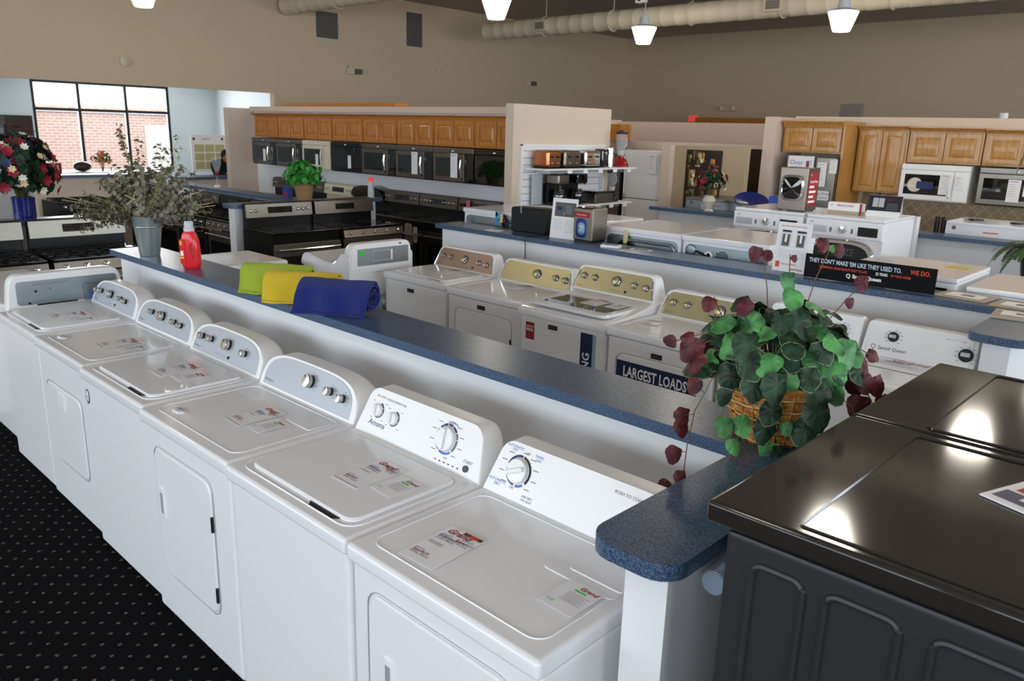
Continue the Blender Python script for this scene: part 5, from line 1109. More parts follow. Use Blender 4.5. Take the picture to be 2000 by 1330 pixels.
# ---------------------------------------------------------------- things on the second countertop
def counter2():
    r = thing('speaker', 'black rounded box speaker with a small white logo strip, its cord running down the wall', 'speaker', (-2.29, 3.97, 1.1605), math.radians(6))
    MB().box(-.19, .19, 0, .16, .004, .225, b=.022, seg=4).obj('body', 'black_matte', r); MB().box(-.17, .17, .02, .14, 0, .006).obj('foot', 'black', r)
    b = MB(); b.text('SONOS', .022, (-.065, -.0008, .175), Z, -X, 'ink_white', ext=.0004); b.obj('logo', 'ink_white', r, recalc=False)
    cd = MB().tube([(-2.12, 3.99, 1.166), (-2.14, 3.86, 1.165), (-2.15, 3.80, 1.164), (-2.155, 3.795, 1.14), (-2.17, 3.82, 1.08), (-2.185, 3.84, .98), (-2.19, 3.845, .8)], .004, 6).obj('power_cord', 'black'); tag(cd, 'thin black cord hanging over the edge of the second countertop', 'cord')
    # standing cards
    def stand(label, x, y, w, h, rz, lean=.12, kind=0):
        r = thing('counter_sign', label, 'sign', (x, y, 1.1605), rz); u = Vector((0, lean, 1)).normalized()
        b = MB(); b.plate([(-w/2, 0), (w/2, 0), (w/2, h), (-w/2, h)], (0, 0, 0), X, u, .003); b.obj('sheet', 'paper', r)
        b = MB(); b.plate([(-.03, 0), (.03, 0), (.0, h*.7)], (0, .09, 0), X, Vector((0, -.35, 1)).normalized(), .002); b.obj('stand', 'paper', r)
        b = MB(); o = Vector((0, 0, 0)); R_ = lambda a, c, e, f, m, hh=.0015: b.rect(a, c, e, f, o-Y*.0035, X, u, m, h=hh)
        if kind == 0:
            R_(-w*.38, w*.44, h*.55, h*.9, 'vent_grey'); R_(-w*.3, -w*.1, h*.7, h*.8, 'ink_blue'); R_(w*.05, w*.3, h*.62, h*.84, 'ink_grey', .002)
            for k in range(6): R_(-w*.4, -w*.02, h*(.47-.05*k), h*(.475-.05*k), 'ink_grey')
            for k in range(7): R_(w*.05, w*.4, h*(.47-.05*k), h*(.475-.05*k), 'ink_grey')
        else:
            for k in (-1, 1):
                R_(k*w*.22-w*.15, k*w*.22+w*.15, h*.5, h*.85, 'silver'); R_(k*w*.22-w*.13, k*w*.22+w*.13, h*.8, h*.84, 'ink_black', .002); R_(k*w*.22-w*.11, k*w*.22+w*.11, h*.52, h*.76, 'vent_grey', .002); R_(k*w*.22-w*.03, k*w*.22+w*.03, h*.6, h*.76, 'ink_white', .0025)
            b.text('NEW FRONT AND TOP LOAD WASHERS', w*.055, o-X*w*.4+u*h*.91-Y*.005, X, u, 'ink_red', sx=.75)
            for k in range(5): R_(-w*.4, w*.4, h*(.44-.04*k), h*(.443-.04*k), 'ink_grey')
            R_(-w*.42, -w*.3, h*.08, h*.2, 'ink_orange'); b.text('THE LAUNDRY', w*.07, o-X*w*.26+u*h*.14-Y*.005, X, u, 'ink_orange'); b.text('Speed Queen', w*.07, o+X*w*.02+u*h*.05-Y*.005, X, u, 'ink_red', bold=.0005)
        b.obj('print', 'ink_grey', r, recalc=False)
    stand('white information sheet with a dark picture, standing behind the silver cube', -1.905, 3.985, .25, .335, .12)
    stand('white poster with two washer pictures standing left of the black slogan sign', .10, 3.98, .235, .33, .0, kind=1)
    r = thing('display_cube', 'small brushed steel cube with a red strip and blue picture', 'display model', (-1.672, 3.965, 1.1605), 0); 
    MB().box(-.10, .10, 0, .2, .012, .275, b=.01, seg=3).obj('body', 'steel_dark', r); MB().box(-.09, .09, .01, .19, 0, .013).obj('foot', 'black', r); MB().box(-.085, .085, .02, .18, .2755, .28, b=.002).obj('lid', 'black_gloss', r)
    b = MB(); b.rect(-.09, .07, .2, .245, (0, 0, 0), X, Z, 'ink_red', h=.001); b.text('Turbo Drum', .02, (-.07, -.0015, .215), X, Z, 'ink_white'); pts = rrect(-.07, .04, .035, .19, .035); b.plate(pts, (0, -.0005, 0), X, Z, .001, m='ink_blue'); b.plate(rrect(-.05, .02, .06, .16, .03), (0, -.0016, 0), X, Z, .001, m='aqua_strip'); b.text('7', .07, (-.035, -.003, .085), X, Z, 'ink_white'); b.obj('front_print', 'ink_red', r, recalc=False)
    # slogan sign
    r = thing('slogan_sign', 'long black sign reading THEY DON\'T MAKE \'EM LIKE THEY USED TO. WE DO.', 'sign', (.64, 3.90, 1.1605), math.radians(1)); 
    MB().box(-.395, .395, 0, .006, .002, .155).obj('board', 'sign_black', r)
    for x in (-.27, .13): MB().box(x, x+.09, -.03, .012, 0, .008).obj('clip', 'plastic_clear', r)
    b = MB(); b.text("THEY DON'T MAKE 'EM LIKE THEY USED TO.", .0385, (-.37, -.001, .105), X, Z, 'ink_pale', sx=.74, bold=.0011); b.text('WE DO.', .0385, (.25, -.001, .105), X, Z, 'ink_orange', sx=.80, bold=.0011)
    b.text('COMMERCIAL-GRADE QUALITY BUILT TO LAST', .021, (-.30, -.001, .074), X, Z, 'ink_orange', sx=.67, bold=.0005); b.text('25 YEARS', .024, (.052, -.001, .073), X, Z, 'ink_white', sx=.72, bold=.0007); b.text('IN YOUR HOME.', .021, (.142, -.001, .074), X, Z, 'ink_orange', sx=.75, bold=.0005)
    b.text('Speed Queen', .032, (-.085, -.001, .035), X, Z, 'ink_white', bold=.0014); b.text('Q', .036, (-.125, -.001, .033), X, Z, 'ink_white', bold=.001); b.obj('lettering', 'ink_white', r, recalc=False)
    # flat things
    def flat(label, x, y, rz, w, d, t, m, z=1.1605, name='booklet', cat='booklet', prt=None, group=None):
        r = thing(name, label, cat, (x, y, z), rz, group); MB().box(-w/2, w/2, -d/2, d/2, 0, t, b=min(.002, t*.3)).obj('block', m, r)
        if prt: b = MB(); b.rect(-w*.35, w*.35, -d*.3, d*.3, (0, 0, t), X, Y, prt, h=.0006); b.rect(-w*.1, w*.15, -d*.1, d*.15, (0, 0, t), X, Y, 'ink_grey', h=.001); b.obj('print', prt, r, recalc=False)
    flat('white booklet with a dark cover near the silver cube', -1.34, 3.92, .35, .15, .09, .02, 'paper', prt='ink_black')
    flat('colourful leaflet lying on the second countertop behind the booklet', -1.11, 4.0, .3, .17, .10, .002, 'paper_gloss', prt='brown_photo')
    flat('pale leaflet lying left of the black speaker', -2.62, 3.90, .2, .16, .12, .002, 'paper_gloss', prt='petal_white')
    g = 'flat brown countertop samples'
    flat('flat brown framed sample right of the slogan sign', 1.18, 4.02, -.12, .28, .24, .008, 'cardboard', name='sample_board', cat='sample board', prt='paper', group=g)
    flat('second flat brown sample at the corner of the countertop', 1.475, 3.95, -.05, .26, .24, .008, 'cardboard', name='sample_board', cat='sample board', prt='paper', group=g)
    flat('flat sample board nearest the camera, on the second countertop\'s corner', 1.545, 3.62, .1, .26, .22, .016, 'cardboard', name='sample_board', cat='sample board', prt='paper', group=g)
    c = thing('cord_bundle', 'black cord bundle with blue and cream tape left of the speaker', 'cord', (-2.80, 4.19, 1.2))
    b = MB()
    for k in range(4): b.tube([Vector((.02*k+.05*math.cos(t), -.01*k, .03+.035*math.sin(t)-.012*k)) for t in [2*PI*j/18 for j in range(19)]], .006, 6)
    b.obj('cord', 'black', c); MB().box(-.10, -.075, -.004, .004, -.035, .09).box(-.10, -.03, -.004, .004, .05, .085).obj('blue_tape', 'tape_blue', c); MB().box(.0, .03, -.045, -.035, .0, .08).obj('cream_tape', 'tape_cream', c)
counter2()
# ---------------------------------------------------------------- slat wall with small appliances (partition face at x=-3.88)
def slat():
    r = thing('slatwall_panel', 'white slatted wall panel with a long shelf on the beige partition', 'display panel', (-3.88, 6.32, 0))
    MB().box(0, .02, -.76, .76, .9, 1.87).obj('panel', 'wall_white', r)
    b = MB()
    for k in range(12): b.box(.0195, .0215, -.76, .76, .93+k*.08, .936+k*.08)
    b.obj('slots', 'ink_grey', r); MB().box(.0, .03, -.775, -.76, .9, 1.885).box(.0, .03, -.775, .77, 1.87, 1.885).obj('edge_trim', 'enamel_panel', r)
    def shelf(z, y0, y1, l): 
        s = thing('wire_shelf', l, 'shelf', (-3.85, (y0+y1)/2, z)); h = (y1-y0)/2; MB().box(0, .3, -h, h, -.018, 0).obj('shelf_board', 'wall_white', s)
        for y in (-h*.8, h*.8): MB().box(0, .22, y-.008, y+.008, -.06, -.018).obj('bracket', 'silver', s)
        for k in range(5): MB().box(.301, .304, -h*.55+k*h*.33, -h*.55+k*h*.33+.08, -.055, .0).obj('price_strip', 'paper', s)
    shelf(1.625, 5.6, 7.35, 'upper white shelf with toasters and the red blender'); shelf(1.20, 5.6, 7.3, 'lower white shelf with coffee makers, mostly hidden by the counter')
    y = lambda t: t
    def toaster(l, yc, m, w=.26, dep=.26):
        t = thing('toaster', l, 'toaster', (-3.70, yc, 1.626)); MB().box(-.12, .12, -w/2, w/2, .015, .20, b=.03, seg=4).obj('body', m, t); MB().box(-.11, .11, -w/2+.01, w/2-.01, 0, .018).obj('base', 'black', t)
        for k in (-1, 1): MB().box(-.09, .09, k*w*.2-.015, k*w*.2+.015, .199, .202).obj('slot', 'black', t)
        for k in (-1, 1): MB().box(.118, .14, k*w*.22-.02, k*w*.22+.02, .12, .14, b=.004).obj('lever', 'black', t); MB().lathe([(.014, 0), (.014, .012), (0, .014)], (.12, k*w*.22, .06), X, 14).obj('knob', 'chrome', t)
    toaster('copper sided toaster at the left end of the upper shelf', 5.80, 'copper', .24); toaster('bronze four-slice toaster, second from the left on the upper shelf', 6.12, 'steel_dark', .30); toaster('shiny chrome toaster with two knobs on the upper shelf', 6.50, 'chrome', .30)
    k = thing('can_opener', 'slim black appliance between chrome toaster and kettle', 'kitchen appliance', (-3.70, 6.79, 1.626)); MB().box(-.07, .07, -.055, .055, 0, .22, b=.03, seg=4).obj('body', 'black_gloss', k); MB().cyl((.07, 0, .17), .02, .02, X, 12).obj('blade_wheel', 'chrome', k)
    k = thing('canister', 'tall chrome cylinder on the upper shelf left of the red blender', 'canister', (-3.70, 6.97, 1.626)); MB().lathe([(.0, 0), (.058, 0), (.058, .22), (.055, .235), (0, .24)], seg=28).obj('body', 'chrome', k); MB().lathe([(.06, .16), (.061, .162), (.06, .168)], seg=28, cap0=False, cap1=False).obj('band', 'black', k)
    def blender(l, yc, x, z, base, s=1):
        k = thing('blender', l, 'blender', (x, yc, z)); MB().lathe([(0, 0), (.11*s, 0), (.105*s, .03*s), (.07*s, .10*s), (.05*s, .135*s), (0, .14*s)], seg=28).obj('base', base, k); MB().lathe([(.012, 0), (.012, .015), (0, .016)], (.085*s, -.02, .05*s), X, 12).obj('dial', 'chrome', k)
        MB().lathe([(.04*s, .14*s), (.05*s, .17*s), (.055*s, .2*s)], seg=24).obj('collar', 'cap_grey', k); j = MB().lathe([(.052*s, .2*s), (.075*s, .40*s), (.072*s, .40*s), (.05*s, .205*s)], seg=28, cap0=False, cap1=False).obj('jar', 'glass_thin', k)
        MB().tube([(0, .06*s, .24*s), (0, .11*s, .26*s), (0, .115*s, .34*s), (0, .072*s, .37*s)], .008*s, 8).obj('handle', 'cap_grey', j); MB().lathe([(.078*s, .4*s), (.08*s, .425*s), (.03*s, .43*s), (.03*s, .45*s), (0, .45*s)], seg=24).obj('lid', 'black', k)
    blender('blender with a glossy red base at the right end of the upper shelf', 7.20, -3.70, 1.626, 'red_gloss'); blender('glass jar blender on the lower shelf at right', 7.05, -3.70, 1.21, 'black', .86)
    def coffee(l, yc, m):
        k = thing('coffee_maker', l, 'coffee maker', (-3.70, yc, 1.21)); MB().box(-.11, .11, -.10, .10, 0, .03, b=.008).obj('base', 'black', k); MB().box(-.11, -.03, -.10, .10, .03, .24).obj('tank', 'black', k); MB().box(-.11, .12, -.10, .10, .235, .35, b=.02, seg=3).obj('head', m, k)
        c = MB().lathe([(0, .03), (.065, .03), (.075, .1), (.055, .17), (.05, .175)], (.045, 0, 0), Z, 24).obj('carafe', 'glass_dark', k); MB().tube([(.045, .07, .15), (.045, .13, .14), (.045, .13, .07), (.045, .078, .06)], .008, 8).obj('handle', 'black', c)
    coffee('steel and black coffee maker at left on the lower shelf', 5.98, 'steel_dark'); coffee('black coffee maker with a chrome band on the lower shelf', 6.32, 'black_gloss')
    tag(MB().box(-3.82, -3.79, 5.68, 5.84, 1.21, 1.55, b=.004).obj('drying_rack', 'silver'), 'thin grey tray standing at the left end of the lower shelf', 'tray')
    cd = MB().tube([(-3.56, 6.33, 1.60), (-3.555, 6.33, 1.52), (-3.555, 6.35, 1.47), (-3.555, 6.32, 1.44), (-3.555, 6.30, 1.47), (-3.555, 6.33, 1.5)], .006, 6).obj('plug_cord', 'black'); tag(cd, 'black plug cord dangling below the upper shelf', 'cord')
    papertag('white paper tag hanging below the upper shelf', -3.60, 6.70, 1.32, .09, .2, group=None)
    k = thing('toaster_oven', 'silver and black countertop grill on the lower shelf, behind the cube', 'grill', (-3.70, 6.74, 1.21)); MB().box(-.14, .13, -.18, .18, 0, .11, b=.01).obj('body', 'steel', k); MB().box(-.14, .15, -.19, .19, .112, .14, b=.01).obj('lid', 'black_gloss', k)
slat()
# ---------------------------------------------------------------- flowers and plants in the background
def petals(b, c, n, r, m, k=5, rnd=random):
    n = n.normalized(); t = n.orthogonal().normalized(); s = n.cross(t)
    for j in range(k):
        a = 2*PI*j/k; d = t*math.cos(a)+s*math.sin(a); e = n.cross(d)
        b.faces([c, c+d*r*.5+e*r*.38+n*r*.15, c+d*r+n*r*.35, c+d*r*.5-e*r*.38+n*r*.15], [(0, 1, 2, 3)], m)
def flowers(name, label, base, rad, h0, spec, leafm='leaf_green', seed=1, nleaf=180, stem0=.0, cat='flowers', zmin=-.4, zsc=1.0):
    root = thing(name, label, cat, base); rnd = random.Random(seed); S_ = MB(); L_ = MB()
    for k in range(nleaf):
        d = rdir(rnd, zmin, 1); q = rad*rnd.uniform(.45, .95); c = Vector((d.x*q, d.y*q, h0+d.z*q*zsc)); leafdisc(L_, c, d+rdir(rnd, -1, 1)*.8, Z, rad*rnd.uniform(.07, .14), k=6, el=1.7)
        if k % 3 == 0: S_.tube([Vector((d.x*.01, d.y*.01, stem0)), Vector((d.x*q*.3, d.y*q*.3, h0*.8)), c], rad*.008, 4)
    S_.obj('stems', 'stem', root); L_.obj('leaves', leafm, root, recalc=False)
    for nm, m, n, r, kk in spec:
        for k in range(n): d = rdir(rnd, zmin*.8, 1); q = rad*rnd.uniform(.75, 1.12); b = MB(); petals(b, Vector((d.x*q, d.y*q, h0+d.z*q*zsc)), d, rad*r, None, kk); b.obj(nm[:-1], m, root, recalc=False)
def vase(name, label, loc, prof, m, seg=32, cat='vase'):
    b = MB(); b.lathe(prof, seg=seg, cap1=False); o = b.obj(name, m); o.location = loc; return tag(o, label, cat)
vase('blue_vase', 'glossy cobalt blue ribbed vase on the left countertop', (-5.49, .96, 1.161), [(0, 0), (.085, 0), (.088, .01), (.09, .17), (.094, .195), (.086, .195), (.08, .02), (0, .02)], 'ceramic_blue')
flowers('flower_arrangement', 'large arrangement of burgundy lilies, white daisies and blue blooms in the blue vase', (-5.49, .96, 1.161), .29, .40, [('burgundy_flowers', 'petal_red', 46, .19, 6), ('white_flowers', 'petal_white', 24, .13, 7), ('blue_flowers', 'petal_blue', 10, .16, 9), ('cream_flowers', 'petal_cream', 20, .12, 6)], leafm='leaf_dark', seed=3, nleaf=420, stem0=.02, zmin=-.5, zsc=1.25)
def ivy():
    p = Vector((-5.93, 4.02, 1.161)); v = thing('ivy_basket', 'small tan wicker pot on the island countertop', 'basket', p)
    b = MB(); b.lathe([(0, 0), (.085, 0), (.11, .2), (.1, .2), (.078, .02), (0, .02)], seg=28, cap1=False); b.obj('pot', 'basket_tan', v)
    b = MB()
    for k in range(9): b.lathe([(.088+.0026*k+.001, .008+.022*k), (.091+.0026*k+.001, .014+.022*k), (.089+.0026*k+.001, .02+.022*k)], seg=28, cap0=False, cap1=False)
    b.obj('weave', 'basket_tan', v)
    r = thing('ivy_plant', 'bushy bright green ivy growing in the small tan wicker pot', 'plant', p); rnd = random.Random(8); L_ = MB(); S_ = MB()
    for k in range(230):
        d = rdir(rnd, -.35, 1); q = .235*rnd.uniform(.6, 1.05); c = Vector((d.x*q, d.y*q, .27+d.z*q*.78)); leafdisc(L_, c, d+rdir(rnd, -1, 1)*.6, -Z, rnd.uniform(.022, .036), k=7, el=1.15)
        if k % 4 == 0: S_.tube([Vector((0, 0, .12)), Vector((d.x*q*.4, d.y*q*.4, .25)), c], .002, 4)
    S_.obj('stems', 'stem', r); L_.obj('leaves', 'ivy', r, recalc=False)
ivy()
vase('white_vase', 'small white urn vase on the back countertop', (-2.52, 7.42, 1.161), [(0, 0), (.055, 0), (.06, .012), (.035, .03), (.055, .07), (.078, .12), (.07, .155), (.05, .175), (.06, .19), (.05, .185), (.03, .05), (0, .05)], 'ceramic_white')
flowers('flower_arrangement', 'red and white silk flowers in the small white vase', (-2.52, 7.42, 1.161), .18, .33, [('red_flowers', 'petal_red', 22, .25, 6), ('cream_flowers', 'petal_cream', 14, .2, 6)], leafm='leaf_dark', seed=5, nleaf=150, stem0=.04)
def goblet():
    r = thing('glass_goblet', 'tall hourglass shaped glass with red filling on the long narrow countertop', 'glass', (-8.15, 4.05, 1.161)); b = MB(); b.lathe([(0, 0), (.05, 0), (.045, .01), (.012, .10), (.014, .16), (.06, .33), (.065, .40), (.06, .40), (.055, .33), (.008, .15)], seg=24, cap1=False); b.obj('glass', 'glass_thin', r); MB().lathe([(.0, .14), (.012, .15), (.03, .22), (0, .22)], seg=18).obj('red_filling', 'petal_red', r); MB().lathe([(.045, .002), (.04, .03), (0, .04)], seg=18).obj('foot', 'ceramic_white', r)
goblet()
def fern():
    r = thing('fern', 'green hanging fern at the right edge in front of the rear counter', 'plant', (.98, 6.90, 1.02)); rnd = random.Random(2); L_ = MB(); S_ = MB()
    for k in range(44):
        a = 2*PI*k/44+rnd.uniform(-.1, .1); d = Vector((math.cos(a), math.sin(a), rnd.uniform(.5, 1.4))); pts = arc((0, 0, .12), d, rnd.uniform(.26, .46), 12, 2.2); S_.tube(pts, .002, 4)
        for i in range(1, len(pts)):
            ax = (pts[i]-pts[i-1]).normalized(); sd = ax.cross(Z).normalized()
            for s in (-1, 1):
                for q in (0, .33, .66):
                    c = pts[i]+ax*q*.03; l = .06*(1-i/15); L_.faces([c, c+sd*s*l*.5+ax*.012, c+sd*s*l, c+sd*s*l*.5-ax*.010], [(0, 1, 2, 3)])
    S_.obj('stems', 'stem', r); L_.obj('fronds', 'fern', r, recalc=False); MB().lathe([(0, -.1), (.09, -.1), (.12, .1), (.1, .1), (0, .05)], seg=20, cap1=False).obj('pot', 'brown_dark', r)
    t = thing('plant_stand', 'dark stand carrying the fern at the right edge', 'stand', (.98, 6.90, 0)); MB().box(-.12, .12, -.12, .12, .86, .9).obj('top', 'black', t)
    for x in (-.1, .1):
        for y in (-.1, .1): MB().box(x-.012, x+.012, y-.012, y+.012, 0, .86).obj('leg', 'black', t)
fern()
def wirecurl():
    r = MB().tube([(.60, 7.45, 1.78), (.62, 7.45, 1.90), (.68, 7.45, 1.98), (.76, 7.45, 1.99), (.82, 7.45, 1.95), (.88, 7.45, 1.99), (1.0, 7.45, 2.02)], .006, 6).obj('chrome_faucet_curl', 'chrome'); tag(r, 'curling silver wire ornament at the right edge before the maple doors', 'ornament')
    r = MB().cyl((1.0, 7.45, 1.16), .012, .86, Z, 10).obj('ornament_pole', 'chrome'); tag(r, 'thin chrome pole carrying the curling wire ornament', 'pole')
wirecurl()
# rear counter: range backs
def rangeback(label, x0, x1, y, z, m):
    r = thing('range', label, 'range', ((x0+x1)/2, y, 0)); h = (x1-x0)/2; MB().box(-h, h, 0, .62, .0, z-.03).obj('body', m, r); MB().box(-h, h, -.01, .64, z-.03, z, b=.006).obj('cooktop', 'steel' if m == 'galv' else 'enamel', r)
    b = MB(); b.rect(-h*.1, h*.25, z-.09, z-.08, (0, 0, 0), X, Z, 'ink_orange', h=.001); b.cyl((-h*.8, .0, z-.06), .02, .004, -Y, 10, m='ink_grey'); b.rect(-h*.45, -h*.1, z-.14, z-.06, (0, 0, 0), X, Z, 'silver', h=.001) if m == 'galv' else None; b.obj('rear_marks', 'ink_grey', r, recalc=False)
    for k in (-1, 1): MB().cyl((k*h*.5, .3, z), .07, .015, Z, 18).obj('burner', 'black', r)
rangeback('galvanised back of a steel range behind the white flower vase', -3.02, -2.22, 7.72, 1.285, 'galv')
rangeback('white range back with an orange warning line behind the rear counter', .03, .78, 7.66, 1.28, 'enamel_panel')
r = thing('pots', 'brown pot and knob finials beside the white range back', 'pot', (-.08, 7.75, 1.17)); 
for x in (0, .06): MB().lathe([(0, -.2), (.025, -.2), (.025, .12), (.03, .13), (0, .14)], (x, .0, 0), Z, 14).obj('pot', 'brown_dark', r)
vase('blue_plate', 'large cobalt blue plate tilted on a stand in the background', (-2.02, 7.50, 1.29), [(0, 0), (.05, .0), (.19, .035), (.2, .04), (.19, .045), (.05, .012), (0, .012)], 'blue_plate', cat='plate').rotation_euler = (.35, .3, 0)
tag(MB().cyl((-2.02, 7.50, 1.161), .015, .13, Z, 10).obj('plate_stand', 'chrome'), 'chrome stand under the cobalt blue plate', 'stand')
tag(MB().box(-1.76, -1.56, 7.40, 7.58, 1.161, 1.40, b=.005).obj('blue_box', 'blue_box'), 'bright blue box next to the miniature washer', 'box')
tag(MB().box(-.62, -.10, 7.18, 7.28, .9, 1.33, b=.01).obj('appliance_back', 'enamel'), 'white appliance back panel behind the SANITIZE washer', 'panel')
def bottles():
    for x, l in ((-1.33, 'dark bottle under the tall maple cabinet'),): vase('bottle', l, (x, 9.6, .92), [(0, 0), (.03, 0), (.03, .35), (.012, .42), (.012, .5), (0, .5)], 'black', cat='bottle')
    tag(MB().box(-1.64, 2.5, 9.2, 9.77, 0, .92).obj('base_cabinet', 'maple'), 'maple base cabinet run below the tiled backsplash', 'cabinet')
    k = thing('salt_bottle', 'red-capped jar standing at the right end of the island countertop', 'jar', (-5.92, 4.98, 1.161)); MB().lathe([(0, 0), (.04, 0), (.04, .08), (.028, .2), (0, .2)], seg=20).obj('jar', 'cap_grey', k); MB().cyl((0, 0, .2), .03, .05, Z, 18).obj('cap', 'sign_red', k)
    k = thing('carton', 'small blue and red printed carton left of the ivy basket', 'box', (-6.35, 4.05, 1.161)); MB().box(-.06, .06, -.03, .03, 0, .13).obj('box', 'ink_blue', k); b = MB(); b.rect(-.05, .05, .02, .06, (0, -.03, 0), X, Z, 'ink_red', h=.001); b.obj('print', 'ink_red', k, recalc=False)
bottles()
# poster: generic picture of a pantry shelf
def poster():
    r = thing('poster', 'dark brown and amber food photo poster on the khaki wall', 'poster', (-3.27, 8.49, 1.05)); MB().box(-.27, .27, 0, .008, 0, .80).obj('board', 'brown_dark', r); rnd = random.Random(9); b = MB()
    for k in range(46):
        x = rnd.uniform(-.26, .2); z = rnd.uniform(.02, .7); m = rnd.choice(['brown_photo', 'gold', 'basket_tan', 'petal_cream', 'wicker', 'dried_olive', 'black']); w = rnd.uniform(.03, .1); b.plate(rrect(x, min(x+w, .265), z, min(z+rnd.uniform(.03, .16), .79), .012, 3), (0, -.0005-.0001*k, 0), X, Z, .0004, m=m)
    b.obj('picture', 'brown_photo', r, recalc=False)
poster()
# ---------------------------------------------------------------- office beyond the left wall
def office():
    r = thing('television', 'black flat television on the office wall left of the window', 'television', (-16.99, 3.62, 1.38), PI/2); MB().box(-.75, .75, -.06, -.01, 0, .67, b=.01).obj('frame', 'black', r); MB().box(-.73, .73, -.063, -.059, .02, .65).obj('screen', 'screen', r)
    MB().box(-.1, .1, -.02, .0, .2, .4).obj('bracket', 'black', r)
    r = thing('whiteboard', 'whiteboard with a yellow three-column calendar in the office', 'whiteboard', (-13.62, 6.66, 1.05), PI/2); MB().box(-.42, .40, 0, .03, 0, .72, b=.005).obj('board', 'paper', r); b = MB(); o = Vector((0, 0, 0))
    for j in range(3):
        for k in range(3): b.rect(-.36+k*.22, -.36+k*.22+.20, .04+j*.17, .04+j*.17+.15, o, X, Z, 'board_yellow', h=.001)
    b.cyl((-.36, -.001, .64), .03, .001, -Y, 16, m='ink_grey'); b.cyl((.24, -.001, .64), .03, .001, -Y, 16, m='ink_grey'); b.text('MONTH', .05, (-.2, -.002, .62), X, Z, 'ink_grey'); b.obj('calendar', 'board_yellow', r, recalc=False)
    for x in (-.4, .4): MB().box(x-.02, x+.02, 0, .03, -1.02, .0).obj('leg', 'silver', r)
    r = thing('office_desk', 'grey office counter below the calendar board', 'desk', (-12.6, 6.3, 0), PI/2); MB().box(-.9, .9, -.3, .3, .98, 1.02).obj('desktop', 'laminate_far', r); MB().box(-.9, .9, -.25, -.2, 0, .98).obj('front_panel', 'wall_pink', r); 
    for x in (-.85, .85): MB().box(x-.03, x+.03, -.2, .25, 0, .98).obj('leg', 'wall_pink', r)
    tag(MB().box(-12.398, -12.394, 5.85, 6.05, .55, .9).obj('notice_sheet', 'paper'), 'white notice sheet on the front of the office counter', 'notice')
    # person leaning over the desk
    p = thing('person', 'person in a black shirt with dark hair leaning over the office counter', 'person', (-13.16, 6.60, 0))
    me = bpy.data.meshes.new('body'); pts = [((0, 0, .92), .15), ((.03, 0, 1.10), .15), ((.13, .0, 1.24), .14), ((.20, 0, 1.30), .055), ((.0, -.17, 1.22), .06), ((.22, -.24, 1.06), .045), ((.42, -.12, 1.05), .038), ((.0, .17, 1.22), .06), ((.22, .24, 1.06), .045), ((.42, .12, 1.05), .038), ((0, -.1, .55), .085), ((0, -.12, .08), .06), ((0, .1, .55), .085), ((0, .12, .08), .06)]
    ed = [(0, 1), (1, 2), (2, 3), (2, 4), (4, 5), (5, 6), (2, 7), (7, 8), (8, 9), (0, 10), (10, 11), (0, 12), (12, 13)]
    me.from_pydata([q[0] for q in pts], ed, []); o = bpy.data.objects.new('body', me); COL.objects.link(o); o.parent = p; me.materials.append(MATS['shirt_black'])
    sk = o.modifiers.new('s', 'SKIN'); me.skin_vertices[0].data[0].use_root = True
    for i, q in enumerate(pts): me.skin_vertices[0].data[i].radius = (q[1], q[1])
    o.modifiers.new('ss', 'SUBSURF').render_levels = 2
    hd = MB().sphere((.28, 0, 1.36), .095, sc=(1.05, .82, 1.15)).obj('head', 'skin', p)
    MB().sphere((.25, 0, 1.40), .105, sc=(1.05, .9, 1.05)).obj('hair', 'hair', p); b = MB(); b.sphere((.375, 0, 1.34), .016); b.sphere((.31, -.08, 1.35), .018); b.sphere((.31, .08, 1.35), .018); b.obj('nose_and_ears', 'skin', p)
    for s in (-1, 1):
        b = MB(); b.sphere((.46, s*.10, 1.05), .04, sc=(1.2, .8, .45))
        for k in range(4): b.tube([(.49, s*.10+(k-1.5)*.017, 1.052), (.53, s*.10+(k-1.5)*.019, 1.048), (.555+.008*(k in (1, 2)), s*.10+(k-1.5)*.02, 1.038)], .008, 6)
        b.tube([(.45, s*.07, 1.05), (.48, s*.045, 1.045), (.50, s*.035, 1.04)], .009, 6); b.obj('hand', 'skin', p)
    # low counter with flowers and boxes before the window
    r = thing('service_counter', 'pale service counter under the office window', 'counter', (-13.6, 4.2, 0)); MB().box(-.3, .3, -1.6, 1.3, 0, 1.04).obj('base', 'wall_office', r); MB().box(-.35, .35, -1.65, 1.35, 1.04, 1.08).obj('countertop', 'paper', r)
    for (y, w, h, m, l) in ((3.12, .42, .16, 'aqua_strip', 'pale blue box on the service counter'), (3.60, .34, .16, 'petal_red', 'pink red box on the service counter'), (2.72, .4, .06, 'red_gloss', 'flat dark red tray on the service counter')): tag(MB().box(-13.75, -13.5, y-w/2, y+w/2, 1.081, 1.081+h, b=.006).obj('storage_box', m), l, 'box')
    b = MB(); b.sphere((-13.6, 4.15, 1.17), .13, sc=(1, 1.2, .7)); tag(b.obj('round_object', 'brown_dark'), 'rounded brown object on the service counter by orange flowers', 'basket')  # plain rounded shape standing in for what reads as a brown-haired head
    flowers('flower_arrangement', 'small orange flowers on the service counter in the office', (-13.6, 4.5, 1.081), .17, .2, [('orange_flowers', 'petal_orange', 24, .25, 6)], seed=12, nleaf=90)
    tag(MB().box(-12.0+.001, -11.985, 7.3, 7.75, 1.8, 2.1).obj('picture_frame', 'vent_grey'), 'small grey picture on the left wall beside the opening', 'picture')
office()
